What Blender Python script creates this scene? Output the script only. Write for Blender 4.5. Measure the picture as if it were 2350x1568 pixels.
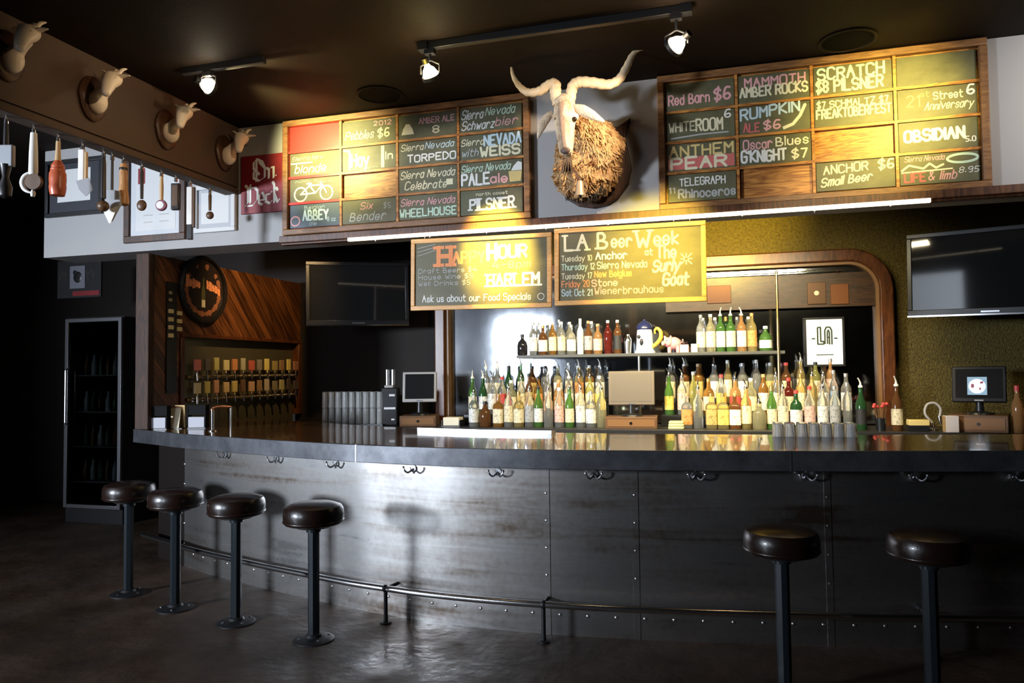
import bpy, bmesh, math, random
from mathutils import Vector, Matrix, Euler
random.seed(11)
S = bpy.context.scene
for o in list(bpy.data.objects):
    bpy.data.objects.remove(o)
COL = S.collection
PI = math.pi
rad = math.radians

# ------------------------------------------------------------------ camera
F_PX, CAM_Z = 1706.4, 1.5
RT = Vector((0.960316, 0.278659, -0.011950))
UP = Vector((0.022872, -0.035978, 0.999091))
FW = Vector((-0.277976, 0.959716, 0.040923))
CAMP = Vector((0, 0, CAM_Z))
cd = bpy.data.cameras.new('camera')
cam = bpy.data.objects.new('camera', cd)
COL.objects.link(cam)
cam.matrix_world = Matrix(((RT.x, UP.x, -FW.x, 0), (RT.y, UP.y, -FW.y, 0), (RT.z, UP.z, -FW.z, CAM_Z), (0, 0, 0, 1)))
cd.sensor_fit = 'HORIZONTAL'
cd.sensor_width = 36
cd.lens = 36 * F_PX / 2350
cd.clip_start = 0.05
S.camera = cam


def at(u, v, X=None, Y=None, Z=None):
    """the point of a wall, floor or counter plane seen at a pixel of the photograph"""
    d = FW + RT * ((u - 1175) / F_PX) - UP * ((v - 784) / F_PX)
    t = X / d.x if X is not None else (Y / d.y if Y is not None else (Z - CAM_Z) / d.z)
    return CAMP + d * t


# ------------------------------------------------------------------ world, exposure
W = bpy.data.worlds.new('world')
S.world = W
W.use_nodes = True
bg = W.node_tree.nodes['Background']
bg.inputs[0].default_value = (0.55, 0.7, 1.0, 1)
bg.inputs[1].default_value = 0.002
S.view_settings.view_transform = 'Standard'
S.view_settings.look = 'None'
S.view_settings.gamma = 1
S.view_settings.exposure = 0.0
S.view_settings.use_curve_mapping = False
S.cycles.max_bounces = 8
S.cycles.transmission_bounces = 8
S.cycles.sample_clamp_indirect = 6.0
S.cycles.caustics_reflective = True


def lamp(name, kind, loc, energy, color, target=None, **k):
    l = bpy.data.lights.new(name, kind)
    l.energy = energy
    l.color = color
    for a, b in k.items():
        setattr(l, a, b)
    o = bpy.data.objects.new(name, l)
    COL.objects.link(o)
    o.location = loc
    if target is not None:
        d = Vector(target) - Vector(loc)
        o.rotation_euler = d.to_track_quat('-Z', 'Y').to_euler()
    return o


# daylight: a shop window in the wall behind the camera, and the brighter one beside it that lights the bar front
WIN_X0, WIN_X1, WIN_Z0, WIN_Z1, WIN_Y = -5.35, -4.1, 1.15, 2.75, -3.0
lamp('window_daylight', 'AREA', ((WIN_X0 + WIN_X1) / 2, WIN_Y - 0.03, (WIN_Z0 + WIN_Z1) / 2), 13, (0.78, 0.87, 1.0),
     target=((WIN_X0 + WIN_X1) / 2 + 2.0, WIN_Y + 10, 1.75), shape='RECTANGLE', size=WIN_X1 - WIN_X0, size_y=WIN_Z1 - WIN_Z0, spread=rad(60))
SID_X0, SID_X1, SID_Z0, SID_Z1 = -8.75, -7.65, 1.75, 2.45
lamp('wide_window_daylight', 'AREA', ((SID_X0 + SID_X1) / 2, WIN_Y - 0.03, (SID_Z0 + SID_Z1) / 2), 225, (0.78, 0.87, 1.0),
     target=(-2.9, 4.5, 1.5), shape='RECTANGLE', size=SID_X1 - SID_X0, size_y=SID_Z1 - SID_Z0, spread=rad(70))
WARM = (1.0, 0.72, 0.34)
GOLD = (1.0, 0.74, 0.10)


# ------------------------------------------------------------------ materials
MATS = {}


def mat(name, col, rough=0.5, metal=0.0, emit=None, es=0.0, trans=0.0, ior=1.45, coat=0.0, spec=0.5, noise=None, bump=None):
    """noise = (scale vector, amount, second colour) ; bump = (scale, strength)"""
    if name in MATS:
        return MATS[name]
    m = bpy.data.materials.new(name)
    m.use_nodes = True
    nt = m.node_tree
    b = nt.nodes['Principled BSDF']
    b.inputs['Base Color'].default_value = (*col, 1)
    b.inputs['Roughness'].default_value = rough
    b.inputs['Metallic'].default_value = metal
    b.inputs['IOR'].default_value = ior
    b.inputs['Transmission Weight'].default_value = trans
    b.inputs['Coat Weight'].default_value = coat
    b.inputs['Specular IOR Level'].default_value = spec
    if emit:
        b.inputs['Emission Color'].default_value = (*emit, 1)
        b.inputs['Emission Strength'].default_value = es
    tc = nt.nodes.new('ShaderNodeTexCoord')
    if noise:
        sc, lo, hi, col2 = noise
        mp = nt.nodes.new('ShaderNodeMapping')
        mp.inputs['Scale'].default_value = sc
        n = nt.nodes.new('ShaderNodeTexNoise')
        n.inputs['Scale'].default_value = 1
        n.inputs['Detail'].default_value = 6
        n.inputs['Roughness'].default_value = 0.65
        r = nt.nodes.new('ShaderNodeValToRGB')
        r.color_ramp.elements[0].position = lo
        r.color_ramp.elements[1].position = hi
        r.color_ramp.elements[0].color = (*col, 1)
        r.color_ramp.elements[1].color = (*col2, 1)
        nt.links.new(tc.outputs['Object'], mp.inputs[0])
        nt.links.new(mp.outputs[0], n.inputs['Vector'])
        nt.links.new(n.outputs[0], r.inputs[0])
        nt.links.new(r.outputs[0], b.inputs['Base Color'])
    if bump:
        n2 = nt.nodes.new('ShaderNodeTexNoise')
        n2.inputs['Scale'].default_value = bump[0]
        n2.inputs['Detail'].default_value = 4
        bp = nt.nodes.new('ShaderNodeBump')
        bp.inputs['Strength'].default_value = bump[1]
        bp.inputs['Distance'].default_value = bump[2] if len(bump) > 2 else 0.01
        nt.links.new(tc.outputs['Object'], n2.inputs['Vector'])
        nt.links.new(n2.outputs[0], bp.inputs['Height'])
        nt.links.new(bp.outputs[0], b.inputs['Normal'])
    MATS[name] = m
    return m


def wood_mat(name, c1, c2, rot=(0, 0, 0), scale=(2, 30, 30), rough=0.4, plank=0.0, coat=0.0, wave=3.0):
    if name in MATS:
        return MATS[name]
    m = mat(name, c1, rough, coat=coat)
    nt = m.node_tree
    b = nt.nodes['Principled BSDF']
    tc = nt.nodes['Texture Coordinate']
    mp = nt.nodes.new('ShaderNodeMapping')
    mp.inputs['Rotation'].default_value = rot
    mp2 = nt.nodes.new('ShaderNodeMapping')
    mp2.inputs['Scale'].default_value = scale
    n = nt.nodes.new('ShaderNodeTexNoise')
    n.inputs['Scale'].default_value = 1
    n.inputs['Detail'].default_value = 7
    n.inputs['Distortion'].default_value = wave
    r = nt.nodes.new('ShaderNodeValToRGB')
    r.color_ramp.elements[0].position = 0.36
    r.color_ramp.elements[1].position = 0.66
    r.color_ramp.elements[0].color = (*c1, 1)
    r.color_ramp.elements[1].color = (*c2, 1)
    nt.links.new(tc.outputs['Object'], mp.inputs[0])
    nt.links.new(mp.outputs[0], mp2.inputs[0])
    nt.links.new(mp2.outputs[0], n.inputs['Vector'])
    nt.links.new(n.outputs[0], r.inputs[0])
    out = r.outputs[0]
    if plank:
        sx = nt.nodes.new('ShaderNodeSeparateXYZ')
        nt.links.new(mp.outputs[0], sx.inputs[0])
        q = nt.nodes.new('ShaderNodeMath')
        q.operation = 'DIVIDE'
        q.inputs[1].default_value = plank
        nt.links.new(sx.outputs[2], q.inputs[0])
        fl = nt.nodes.new('ShaderNodeMath')
        fl.operation = 'FLOOR'
        nt.links.new(q.outputs[0], fl.inputs[0])
        fr = nt.nodes.new('ShaderNodeMath')
        fr.operation = 'FRACT'
        nt.links.new(q.outputs[0], fr.inputs[0])
        wn = nt.nodes.new('ShaderNodeTexWhiteNoise')
        wn.noise_dimensions = '1D'
        nt.links.new(fl.outputs[0], wn.inputs['W'])
        mr = nt.nodes.new('ShaderNodeMapRange')
        mr.inputs[3].default_value = 0.45
        mr.inputs[4].default_value = 1.25
        nt.links.new(wn.outputs[0], mr.inputs[0])
        gt = nt.nodes.new('ShaderNodeMath')
        gt.operation = 'GREATER_THAN'
        gt.inputs[1].default_value = 0.06
        nt.links.new(fr.outputs[0], gt.inputs[0])
        mu = nt.nodes.new('ShaderNodeMath')
        mu.operation = 'MULTIPLY'
        nt.links.new(mr.outputs[0], mu.inputs[0])
        nt.links.new(gt.outputs[0], mu.inputs[1])
        mx = nt.nodes.new('ShaderNodeVectorMath')
        mx.operation = 'SCALE'
        nt.links.new(out, mx.inputs[0])
        nt.links.new(mu.outputs[0], mx.inputs['Scale'])
        out = mx.outputs[0]
    nt.links.new(out, b.inputs['Base Color'])
    return m


M_CEIL = mat('ceiling_paint', (0.013, 0.0072, 0.0036), 0.75, spec=.2, bump=(30, 0.15))
M_WALL = mat('header_paint', (0.34, 0.33, 0.325), 0.7, bump=(60, 0.05))
M_BEAM = mat('beam_paint', (0.075, 0.048, 0.033), 0.75)
M_DARKWALL = mat('dark_wall_paint', (0.006, 0.006, 0.007), 0.7)
M_STUCCO = mat('olive_stucco', (0.15, 0.11, 0.022), 0.85, noise=((45, 45, 45), 0.35, 0.7, (0.05, 0.035, 0.009)), bump=(70, 1.0, 0.02))
M_BACKBROWN = mat('brown_plaster', (0.008, 0.0045, 0.003), 0.8, bump=(50, 0.3))
M_FLOOR = mat('floor_concrete', (0.026, 0.016, 0.010), 0.30, spec=.5, noise=((1.6, 1.6, 1.6), 0.35, 0.7, (0.070, 0.042, 0.027)), bump=(14, 0.35, 0.015))
_n = M_FLOOR.node_tree
_fn = _n.nodes.new('ShaderNodeTexNoise'); _fn.inputs['Scale'].default_value = 2.6; _fn.inputs['Detail'].default_value = 7
_fm = _n.nodes.new('ShaderNodeMapRange'); _fm.inputs[1].default_value = .35; _fm.inputs[2].default_value = .65; _fm.inputs[3].default_value = .30; _fm.inputs[4].default_value = .62
_n.links.new(_n.nodes['Texture Coordinate'].outputs['Object'], _fn.inputs['Vector']); _n.links.new(_fn.outputs[0], _fm.inputs[0]); 
# smoother floor patch before the fourth stool, added to mirror the bright bar front
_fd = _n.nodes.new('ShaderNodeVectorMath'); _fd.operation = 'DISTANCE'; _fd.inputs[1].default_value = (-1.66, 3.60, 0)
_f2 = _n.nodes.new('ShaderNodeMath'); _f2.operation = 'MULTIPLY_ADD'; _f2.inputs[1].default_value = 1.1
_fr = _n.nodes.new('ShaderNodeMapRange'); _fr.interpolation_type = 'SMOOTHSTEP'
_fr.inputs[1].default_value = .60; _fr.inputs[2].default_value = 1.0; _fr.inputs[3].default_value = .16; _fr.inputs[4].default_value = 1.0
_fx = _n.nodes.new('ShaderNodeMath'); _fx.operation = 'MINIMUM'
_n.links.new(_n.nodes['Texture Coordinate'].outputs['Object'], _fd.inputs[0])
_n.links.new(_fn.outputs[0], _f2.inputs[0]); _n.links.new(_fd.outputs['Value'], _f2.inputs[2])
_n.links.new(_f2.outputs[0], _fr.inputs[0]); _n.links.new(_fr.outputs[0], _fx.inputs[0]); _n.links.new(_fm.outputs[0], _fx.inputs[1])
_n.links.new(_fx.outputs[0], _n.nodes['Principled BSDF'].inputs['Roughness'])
M_FRAME = wood_mat('frame_wood', (0.15, 0.066, 0.025), (0.28, 0.135, 0.05), scale=(4, 30, 30), rough=0.45)
M_BOARDW = wood_mat('board_wood', (0.20, 0.060, 0.012), (0.56, 0.25, 0.055), scale=(3, 20, 22), rough=0.45, wave=3.5)
M_PINE = wood_mat('pine_frame', (0.55, 0.28, 0.09), (0.72, 0.40, 0.15), scale=(6, 40, 40), rough=0.45)
M_CHALK = mat('chalkboard', (0.078, 0.074, 0.040), 0.5, spec=.4, noise=((5, 5, 9), 0.3, 0.75, (0.145, 0.138, 0.072)))
M_RED = mat('red_paint', (0.62, 0.030, 0.025), 0.38)
M_DKRED = mat('dark_red_sign', (0.16, 0.008, 0.012), 0.45, noise=((4, 4, 4), 0.3, 0.7, (0.24, 0.015, 0.02)))
M_BARWOOD = wood_mat('bar_top_wood', (0.13, 0.052, 0.018), (0.30, 0.135, 0.042), scale=(2, 22, 22), rough=0.17, coat=0.6)
M_TAPWOOD = wood_mat('herringbone_wood', (0.055, 0.018, 0.006), (0.20, 0.070, 0.018), rot=(rad(48), 0, 0), scale=(26, 2.0, 26), rough=0.42, plank=0.085, wave=1.0)
M_DKWOOD = wood_mat('dark_wood', (0.045, 0.017, 0.008), (0.12, 0.045, 0.017), scale=(20, 20, 2.5), rough=0.45)
M_ARCH = wood_mat('arch_wood', (0.055, 0.017, 0.006), (0.125, 0.040, 0.012), scale=(14, 14, 3), rough=0.32)
M_PLAQUE = wood_mat('plaque_wood', (0.030, 0.012, 0.006), (0.075, 0.030, 0.012), scale=(20, 20, 3), rough=0.45)
M_BLACK = mat('black_plastic', (0.012, 0.012, 0.013), 0.35)
M_BLACKM = mat('black_metal', (0.008, 0.008, 0.009), 0.5)
M_SCREEN = mat('tv_glass', (0.010, 0.010, 0.010), 0.05, spec=0.5)
M_CHROME = mat('chrome', (0.75, 0.75, 0.77), 0.16, metal=1)
M_STEEL = mat('brushed_steel', (0.55, 0.56, 0.58), 0.32, metal=1)
M_BRASS = mat('brass', (0.75, 0.55, 0.22), 0.28, metal=1)
M_GREY = mat('grey_plastic', (0.40, 0.38, 0.36), 0.45)
M_BEIGE = mat('beige_plastic', (0.42, 0.37, 0.30), 0.5)
M_CREAM = mat('cream_paper', (0.80, 0.72, 0.52), 0.7)
M_WHITE = mat('white_paper', (0.58, 0.58, 0.57), 0.7)
M_CERAM = mat('cream_ceramic', (0.84, 0.72, 0.57), 0.38)
M_LEATHER = mat('stool_vinyl', (0.012, 0.005, 0.003), 0.31, coat=0.2, spec=.6, bump=(40, 0.10))
M_POST = mat('stool_post_paint', (0.016, 0.021, 0.025), 0.24, metal=0.2)
M_HORN = mat('horn', (0.72, 0.58, 0.40), 0.5, noise=((14, 14, 14), 0.35, 0.75, (0.50, 0.36, 0.22)), bump=(60, 0.25))
M_FACE = mat('goat_face_hide', (0.66, 0.55, 0.42), 0.8, noise=((16, 16, 9), 0.42, 0.66, (0.33, 0.22, 0.13)), bump=(90, 0.8))
M_FUR = mat('goat_fur', (0.34, 0.18, 0.07), 0.85, noise=((13, 13, 13), 0.32, 0.68, (0.66, 0.44, 0.22)), bump=(80, 0.8))
M_FURDK = mat('dark_fur', (0.030, 0.022, 0.016), 0.85)
M_POSTWOOD = wood_mat('corner_post_wood', (0.022, 0.009, 0.004), (0.055, 0.021, 0.008), scale=(20, 20, 3), rough=0.7)
M_COPPER = mat('copper', (0.78, 0.42, 0.26), 0.3, metal=1)

# brushed, stained sheet steel of the bar front
M_BARSTEEL = mat('bar_front_steel', (0.42, 0.42, 0.42), 0.42, metal=1)
nt = M_BARSTEEL.node_tree
_b = nt.nodes['Principled BSDF']
_tc = nt.nodes['Texture Coordinate']


def _noise(scale, detail=5, dist=0.0):
    mp = nt.nodes.new('ShaderNodeMapping')
    mp.inputs['Scale'].default_value = scale
    n = nt.nodes.new('ShaderNodeTexNoise')
    n.inputs['Scale'].default_value = 1
    n.inputs['Detail'].default_value = detail
    n.inputs['Distortion'].default_value = dist
    nt.links.new(_tc.outputs['Object'], mp.inputs[0])
    nt.links.new(mp.outputs[0], n.inputs['Vector'])
    return n


_n1 = _noise((0.9, 0.9, 13), 6, 0.8)
_n2 = _noise((30, 30, 30), 3)
_n3 = _noise((1.5, 1.5, 2.0), 4)
_ad = nt.nodes.new('ShaderNodeMath'); _ad.operation = 'ADD'
_ad2 = nt.nodes.new('ShaderNodeMath'); _ad2.operation = 'MULTIPLY_ADD'
_ad2.inputs[1].default_value = 0.30
nt.links.new(_n1.outputs[0], _ad.inputs[0]); nt.links.new(_n3.outputs[0], _ad.inputs[1])
nt.links.new(_n2.outputs[0], _ad2.inputs[0]); nt.links.new(_ad.outputs[0], _ad2.inputs[2])
_rp = nt.nodes.new('ShaderNodeValToRGB')
_rp.color_ramp.elements[0].position = 0.0
_rp.color_ramp.elements[0].color = (0.13, 0.096, 0.073, 1)
_rp.color_ramp.elements[1].position = 1.0
_rp.color_ramp.elements[1].color = (0.64, 0.635, 0.625, 1)
_mr = nt.nodes.new('ShaderNodeMapRange')
_mr.inputs[1].default_value = 0.84; _mr.inputs[2].default_value = 1.36
nt.links.new(_ad2.outputs[0], _mr.inputs[0])
nt.links.new(_mr.outputs[0], _rp.inputs[0])
nt.links.new(_rp.outputs[0], _b.inputs['Base Color'])
_mr2 = nt.nodes.new('ShaderNodeMapRange')
_mr2.inputs[1].default_value = 0.85; _mr2.inputs[2].default_value = 1.5
_mr2.inputs[3].default_value = 0.40; _mr2.inputs[4].default_value = 0.26
nt.links.new(_ad2.outputs[0], _mr2.inputs[0])
nt.links.new(_mr2.outputs[0], _b.inputs['Roughness'])
_tg = nt.nodes.new('ShaderNodeTangent')
_tg.direction_type = 'RADIAL'
_tg.axis = 'Z'
nt.links.new(_tg.outputs[0], _b.inputs['Tangent'])
_b.inputs['Anisotropic'].default_value = 0.2
M_EDGE = mat('bar_edge_zinc', (0.07, 0.072, 0.080), 0.42, metal=0.75, noise=((9, 9, 9), 0.3, 0.7, (0.14, 0.144, 0.158)))
M_SLATE = mat('hanging_slate', (0.105, 0.092, 0.052), 0.5, spec=.35, noise=((5, 5, 9), 0.3, 0.75, (0.155, 0.138, 0.075)))
M_MIRROR = mat('mirror_glass', (0.55, 0.57, 0.60), 0.09, metal=1, noise=((4, 4, 4), 0.3, 0.7, (0.30, 0.32, 0.35)))


# ------------------------------------------------------------------ mesh building
class MB:
    def __init__(s):
        s.v, s.f = [], []

    def add(s, vs, fs):
        k = len(s.v)
        s.v += [tuple(p) for p in vs]
        s.f += [tuple(i + k for i in q) for q in fs]
        return s

    def box(s, x0, x1, y0, y1, z0, z1):
        return s.add([(x0, y0, z0), (x1, y0, z0), (x1, y1, z0), (x0, y1, z0), (x0, y0, z1), (x1, y0, z1), (x1, y1, z1), (x0, y1, z1)],
                     [(0, 3, 2, 1), (4, 5, 6, 7), (0, 1, 5, 4), (1, 2, 6, 5), (2, 3, 7, 6), (3, 0, 4, 7)])

    def rings(s, rs, cap=True, closed=False):
        n = len(rs[0])
        k = len(s.v)
        for r in rs:
            s.v += [tuple(p) for p in r]
        m = len(rs)
        for i in range(m if closed else m - 1):
            a, b = k + i * n, k + ((i + 1) % m) * n
            for j in range(n):
                s.f.append((a + j, a + (j + 1) % n, b + (j + 1) % n, b + j))
        if cap and not closed:
            s.f.append(tuple(k + j for j in range(n))[::-1])
            s.f.append(tuple(k + (m - 1) * n + j for j in range(n)))
        return s

    def lathe(s, prof, n=20, c=(0, 0, 0), sq=None):
        rs = []
        for r, z in prof:
            ring = []
            for j in range(n):
                a = 2 * PI * (j + 0.5) / n
                x, y = math.cos(a), math.sin(a)
                if sq:
                    e = 2.0 / sq
                    x = math.copysign(abs(x) ** e, x)
                    y = math.copysign(abs(y) ** e, y)
                ring.append((c[0] + r * x, c[1] + r * y, c[2] + z))
            rs.append(ring)
        return s.rings(rs)

    def tube(s, pts, rr, n=10, flat=None, closed=False, twist=None):
        """sweep along pts; rr radius or list; flat = (a, b) ellipse factors"""
        P = [Vector(p) for p in pts]
        m = len(P)
        if not isinstance(rr, (list, tuple)):
            rr = [rr] * m
        rs = []
        up = None
        for i in range(m):
            if closed:
                t = P[(i + 1) % m] - P[i - 1]
            else:
                t = P[min(i + 1, m - 1)] - P[max(i - 1, 0)]
            t.normalize()
            if up is None:
                up = Vector((0, 0, 1)) if abs(t.z) < 0.9 else Vector((0, 1, 0))
            x = t.cross(up)
            if x.length < 1e-5:
                x = t.cross(Vector((1, 0, 0)))
            x.normalize()
            y = x.cross(t).normalized()
            up = y
            fa, fb = flat if flat else (1, 1)
            rs.append([P[i] + x * (rr[i] * fa * math.cos(2 * PI * j / n)) + y * (rr[i] * fb * math.sin(2 * PI * j / n)) for j in range(n)])
        return s.rings(rs, closed=closed)

    def cyl(s, p0, p1, r, n=14, r2=None):
        return s.tube([p0, p1], [r, r if r2 is None else r2], n)

    def ball(s, c, r, n=14, m=9, sc=(1, 1, 1), rot=None):
        rs = []
        for i in range(m + 1):
            t = PI * (i + 0.02) / (m + 0.04)
            ring = []
            for j in range(n):
                a = 2 * PI * j / n
                p = Vector((r * sc[0] * math.sin(t) * math.cos(a), r * sc[1] * math.sin(t) * math.sin(a), -r * sc[2] * math.cos(t)))
                if rot:
                    p = rot @ p
                ring.append(Vector(c) + p)
            rs.append(ring)
        return s.rings(rs)

    def prism(s, poly, y0, y1):
        """polygon of (x, z) points extruded along y"""
        n = len(poly)
        a = sum(poly[i][0] * poly[(i + 1) % n][1] - poly[(i + 1) % n][0] * poly[i][1] for i in range(n))
        if a < 0:
            poly = poly[::-1]
        vs = [(x, y0, z) for x, z in poly] + [(x, y1, z) for x, z in poly]
        fs = [tuple(range(n)), tuple(range(2 * n - 1, n - 1, -1))] + [(i + n, (i + 1) % n + n, (i + 1) % n, i) for i in range(n)]
        return s.add(vs, fs)

    def xf(s, M, k0=0):
        s.v[k0:] = [tuple(M @ Vector(p)) for p in s.v[k0:]]
        return s

    def mesh(s, name, m, smooth=True):
        me = bpy.data.meshes.new(name)
        me.from_pydata(s.v, [], s.f)
        me.materials.append(m)
        if smooth:
            for p in me.polygons:
                p.use_smooth = True
            me.set_sharp_from_angle(angle=rad(38))
        me.validate()
        return me

    def obj(s, name, m, parent=None, loc=(0, 0, 0), rot=None, bevel=0.0, smooth=True, world=False):
        """world=True: vertices are in world space, shift them into the parent's space"""
        if world:
            inv = parent.matrix_basis.inverted() if parent else Matrix.Translation(-Vector(loc))
            s.xf(inv)
        o = bpy.data.objects.new(name, s.mesh(name, m, smooth))
        COL.objects.link(o)
        if parent:
            o.parent = parent
            if not world:
                o.location = loc
        else:
            o.location = loc
        if rot is not None:
            o.rotation_euler = rot
        if bevel:
            b = o.modifiers.new('bevel', 'BEVEL')
            b.width = bevel
            b.segments = 2
            b.limit_method = 'ANGLE'
            b.angle_limit = rad(40)
        return o


def box(x0, x1, y0, y1, z0, z1):
    return MB().box(x0, x1, y0, y1, z0, z1)


def tag(o, label, cat, group=None, kind=None):
    if label:
        o['label'] = label
    if cat:
        o['category'] = cat
    if group:
        o['group'] = group
    if kind:
        o['kind'] = kind
    return o


def thing(name, label, cat, loc=(0, 0, 0), rot=(0, 0, 0), group=None):
    o = bpy.data.objects.new(name, None)
    o.empty_display_size = 0.1
    COL.objects.link(o)
    o.location = loc
    o.rotation_euler = rot
    return tag(o, label, cat, group)


def struct(name, mb, m, label=None, bevel=0, smooth=False):
    o = mb.obj(name, m, smooth=smooth, bevel=bevel)
    return tag(o, label, None, kind='structure')


def inst(me, name, parent, loc=(0, 0, 0), rot=None):
    o = bpy.data.objects.new(name, me)
    COL.objects.link(o)
    o.parent = parent
    o.location = loc
    if rot is not None:
        o.rotation_euler = rot
    return o


def copy_tree(src, loc, rot=None, label=None):
    r = src.copy()
    COL.objects.link(r)
    r.location = loc
    if rot is not None:
        r.rotation_euler = rot
    if label:
        r['label'] = label
    for ch in src.children:
        c = ch.copy()
        COL.objects.link(c)
        c.parent = r
        for g in ch.children:
            d = g.copy()
            COL.objects.link(d)
            d.parent = c
    return r


def spline(pts, n=8):
    P = [Vector(p) for p in pts]
    out = []
    for i in range(len(P) - 1):
        p0, p1, p2, p3 = P[max(i - 1, 0)], P[i], P[i + 1], P[min(i + 2, len(P) - 1)]
        for k in range(n):
            t = k / n
            out.append(0.5 * ((2 * p1) + (p2 - p0) * t + (2 * p0 - 5 * p1 + 4 * p2 - p3) * t * t + (3 * p1 - p0 - 3 * p2 + p3) * t ** 3))
    out.append(P[-1])
    return out


def lerp_list(vals, n):
    m = len(vals) - 1
    out = []
    for i in range(n):
        t = i * m / (n - 1)
        k = min(int(t), m - 1)
        out.append(vals[k] + (vals[k + 1] - vals[k]) * (t - k))
    return out


# ------------------------------------------------------------------ chalk lettering
GL = {
 'A': '02 28 42|15 35', 'B': '02 08 28 37 36 25 05|25 44 43 32 02', 'C': '~47 38 18 07 03 12 32 43', 'D': '02 08 28 46 44 22 02',
 'E': '48 08 02 42|05 35', 'F': '48 08 02|05 35', 'G': '~47 38 18 07 03 12 32 43|43 45 25', 'H': '08 02|48 42|05 45', 'I': '08 02',
 'J': '38 33 22 12 03', 'K': '08 02|48 05 42', 'L': '08 02 42', 'M': '02 08 25 48 42', 'N': '02 08 42 48', 'O': '~18 07 03 12 32 43 47 38 18',
 'P': '02 08 38 47 46 35 05', 'Q': '~18 07 03 12 32 43 47 38 18|24 41', 'R': '02 08 38 47 46 35 05|25 42', 'S': '~47 38 18 07 06 15 35 44 43 32 12 03',
 'T': '08 48|28 22', 'U': '~08 03 12 32 43 48', 'V': '08 22 48', 'W': '08 12 25 32 48', 'X': '08 42|48 02', 'Y': '08 25 48|25 22', 'Z': '08 48 02 42',
 'a': '~35 26 16 05 03 12 22 33|36 32', 'b': '08 02|~05 16 26 35 33 22 12 03', 'c': '~35 26 16 05 03 12 22 33', 'd': '38 32|~35 26 16 05 03 12 22 33',
 'e': '~04 34 35 26 16 05 03 12 22 33', 'f': '~37 28 17 15 12|05 25', 'g': '~35 26 16 05 03 12 22 33|~36 31 20 10 01', 'h': '08 02|~05 16 26 35 32',
 'i': '06 02|08 07', 'j': '~26 21 10 00|28 27', 'k': '08 02|36 04 32', 'l': '08 02', 'm': '06 02|~05 16 26 25 22|~25 36 46 45 42', 'n': '06 02|~05 16 26 35 32',
 'o': '~16 05 03 12 22 33 35 26 16', 'p': '06 00|~05 16 26 35 33 22 12 03', 'q': '36 30|~35 26 16 05 03 12 22 33', 'r': '06 02|~04 16 26 35',
 's': '~35 26 16 05 14 24 33 22 12 03', 't': '~18 13 22 32|06 36', 'u': '~06 03 12 22 33|36 32', 'v': '06 22 46', 'w': '06 12 25 32 46', 'x': '06 32|36 02',
 'y': '06 22|46 10', 'z': '06 36 02 32', '0': '~18 07 03 12 22 33 37 28 18', '1': '07 18 12', '2': '~07 18 28 37 36 02|02 32', '3': '~07 18 28 37 25 34 33 22 12 03',
 '4': '28 04 44|36 32', '5': '38 08 05 25 34 33 22 02', '6': '~38 18 05 03 12 22 33 34 25 04', '7': '08 38 12', '8': '~15 06 07 18 28 37 36 25 15 04 03 12 22 33 34 25',
 '9': '~33 22 12|~36 25 15 06 07 18 28 37 34 32', '$': '~37 28 18 07 06 34 33 22 12 03|29 11', '&': '~42 07 18 27 04 03 12 22 44', "'": '08 07', '.': '02 03',
 ':': '03 04|05 06', '-': '05 35', '*': '25 28|25 46|25 43|25 22|25 03|25 06|25 11|25 39', '!': '08 04|02 03', ',': '02 11',
}


def strokes(ch):
    out = []
    for st in GL.get(ch, '').split('|'):
        if not st:
            continue
        sm = st[0] == '~'
        pts = [(int(q[0]), int(q[1])) for q in st.lstrip('~').split()]
        if sm:
            pts = [(p.x, p.y) for p in spline([(x, y, 0) for x, y in pts], 3)]
        out.append(pts)
    return out


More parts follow.
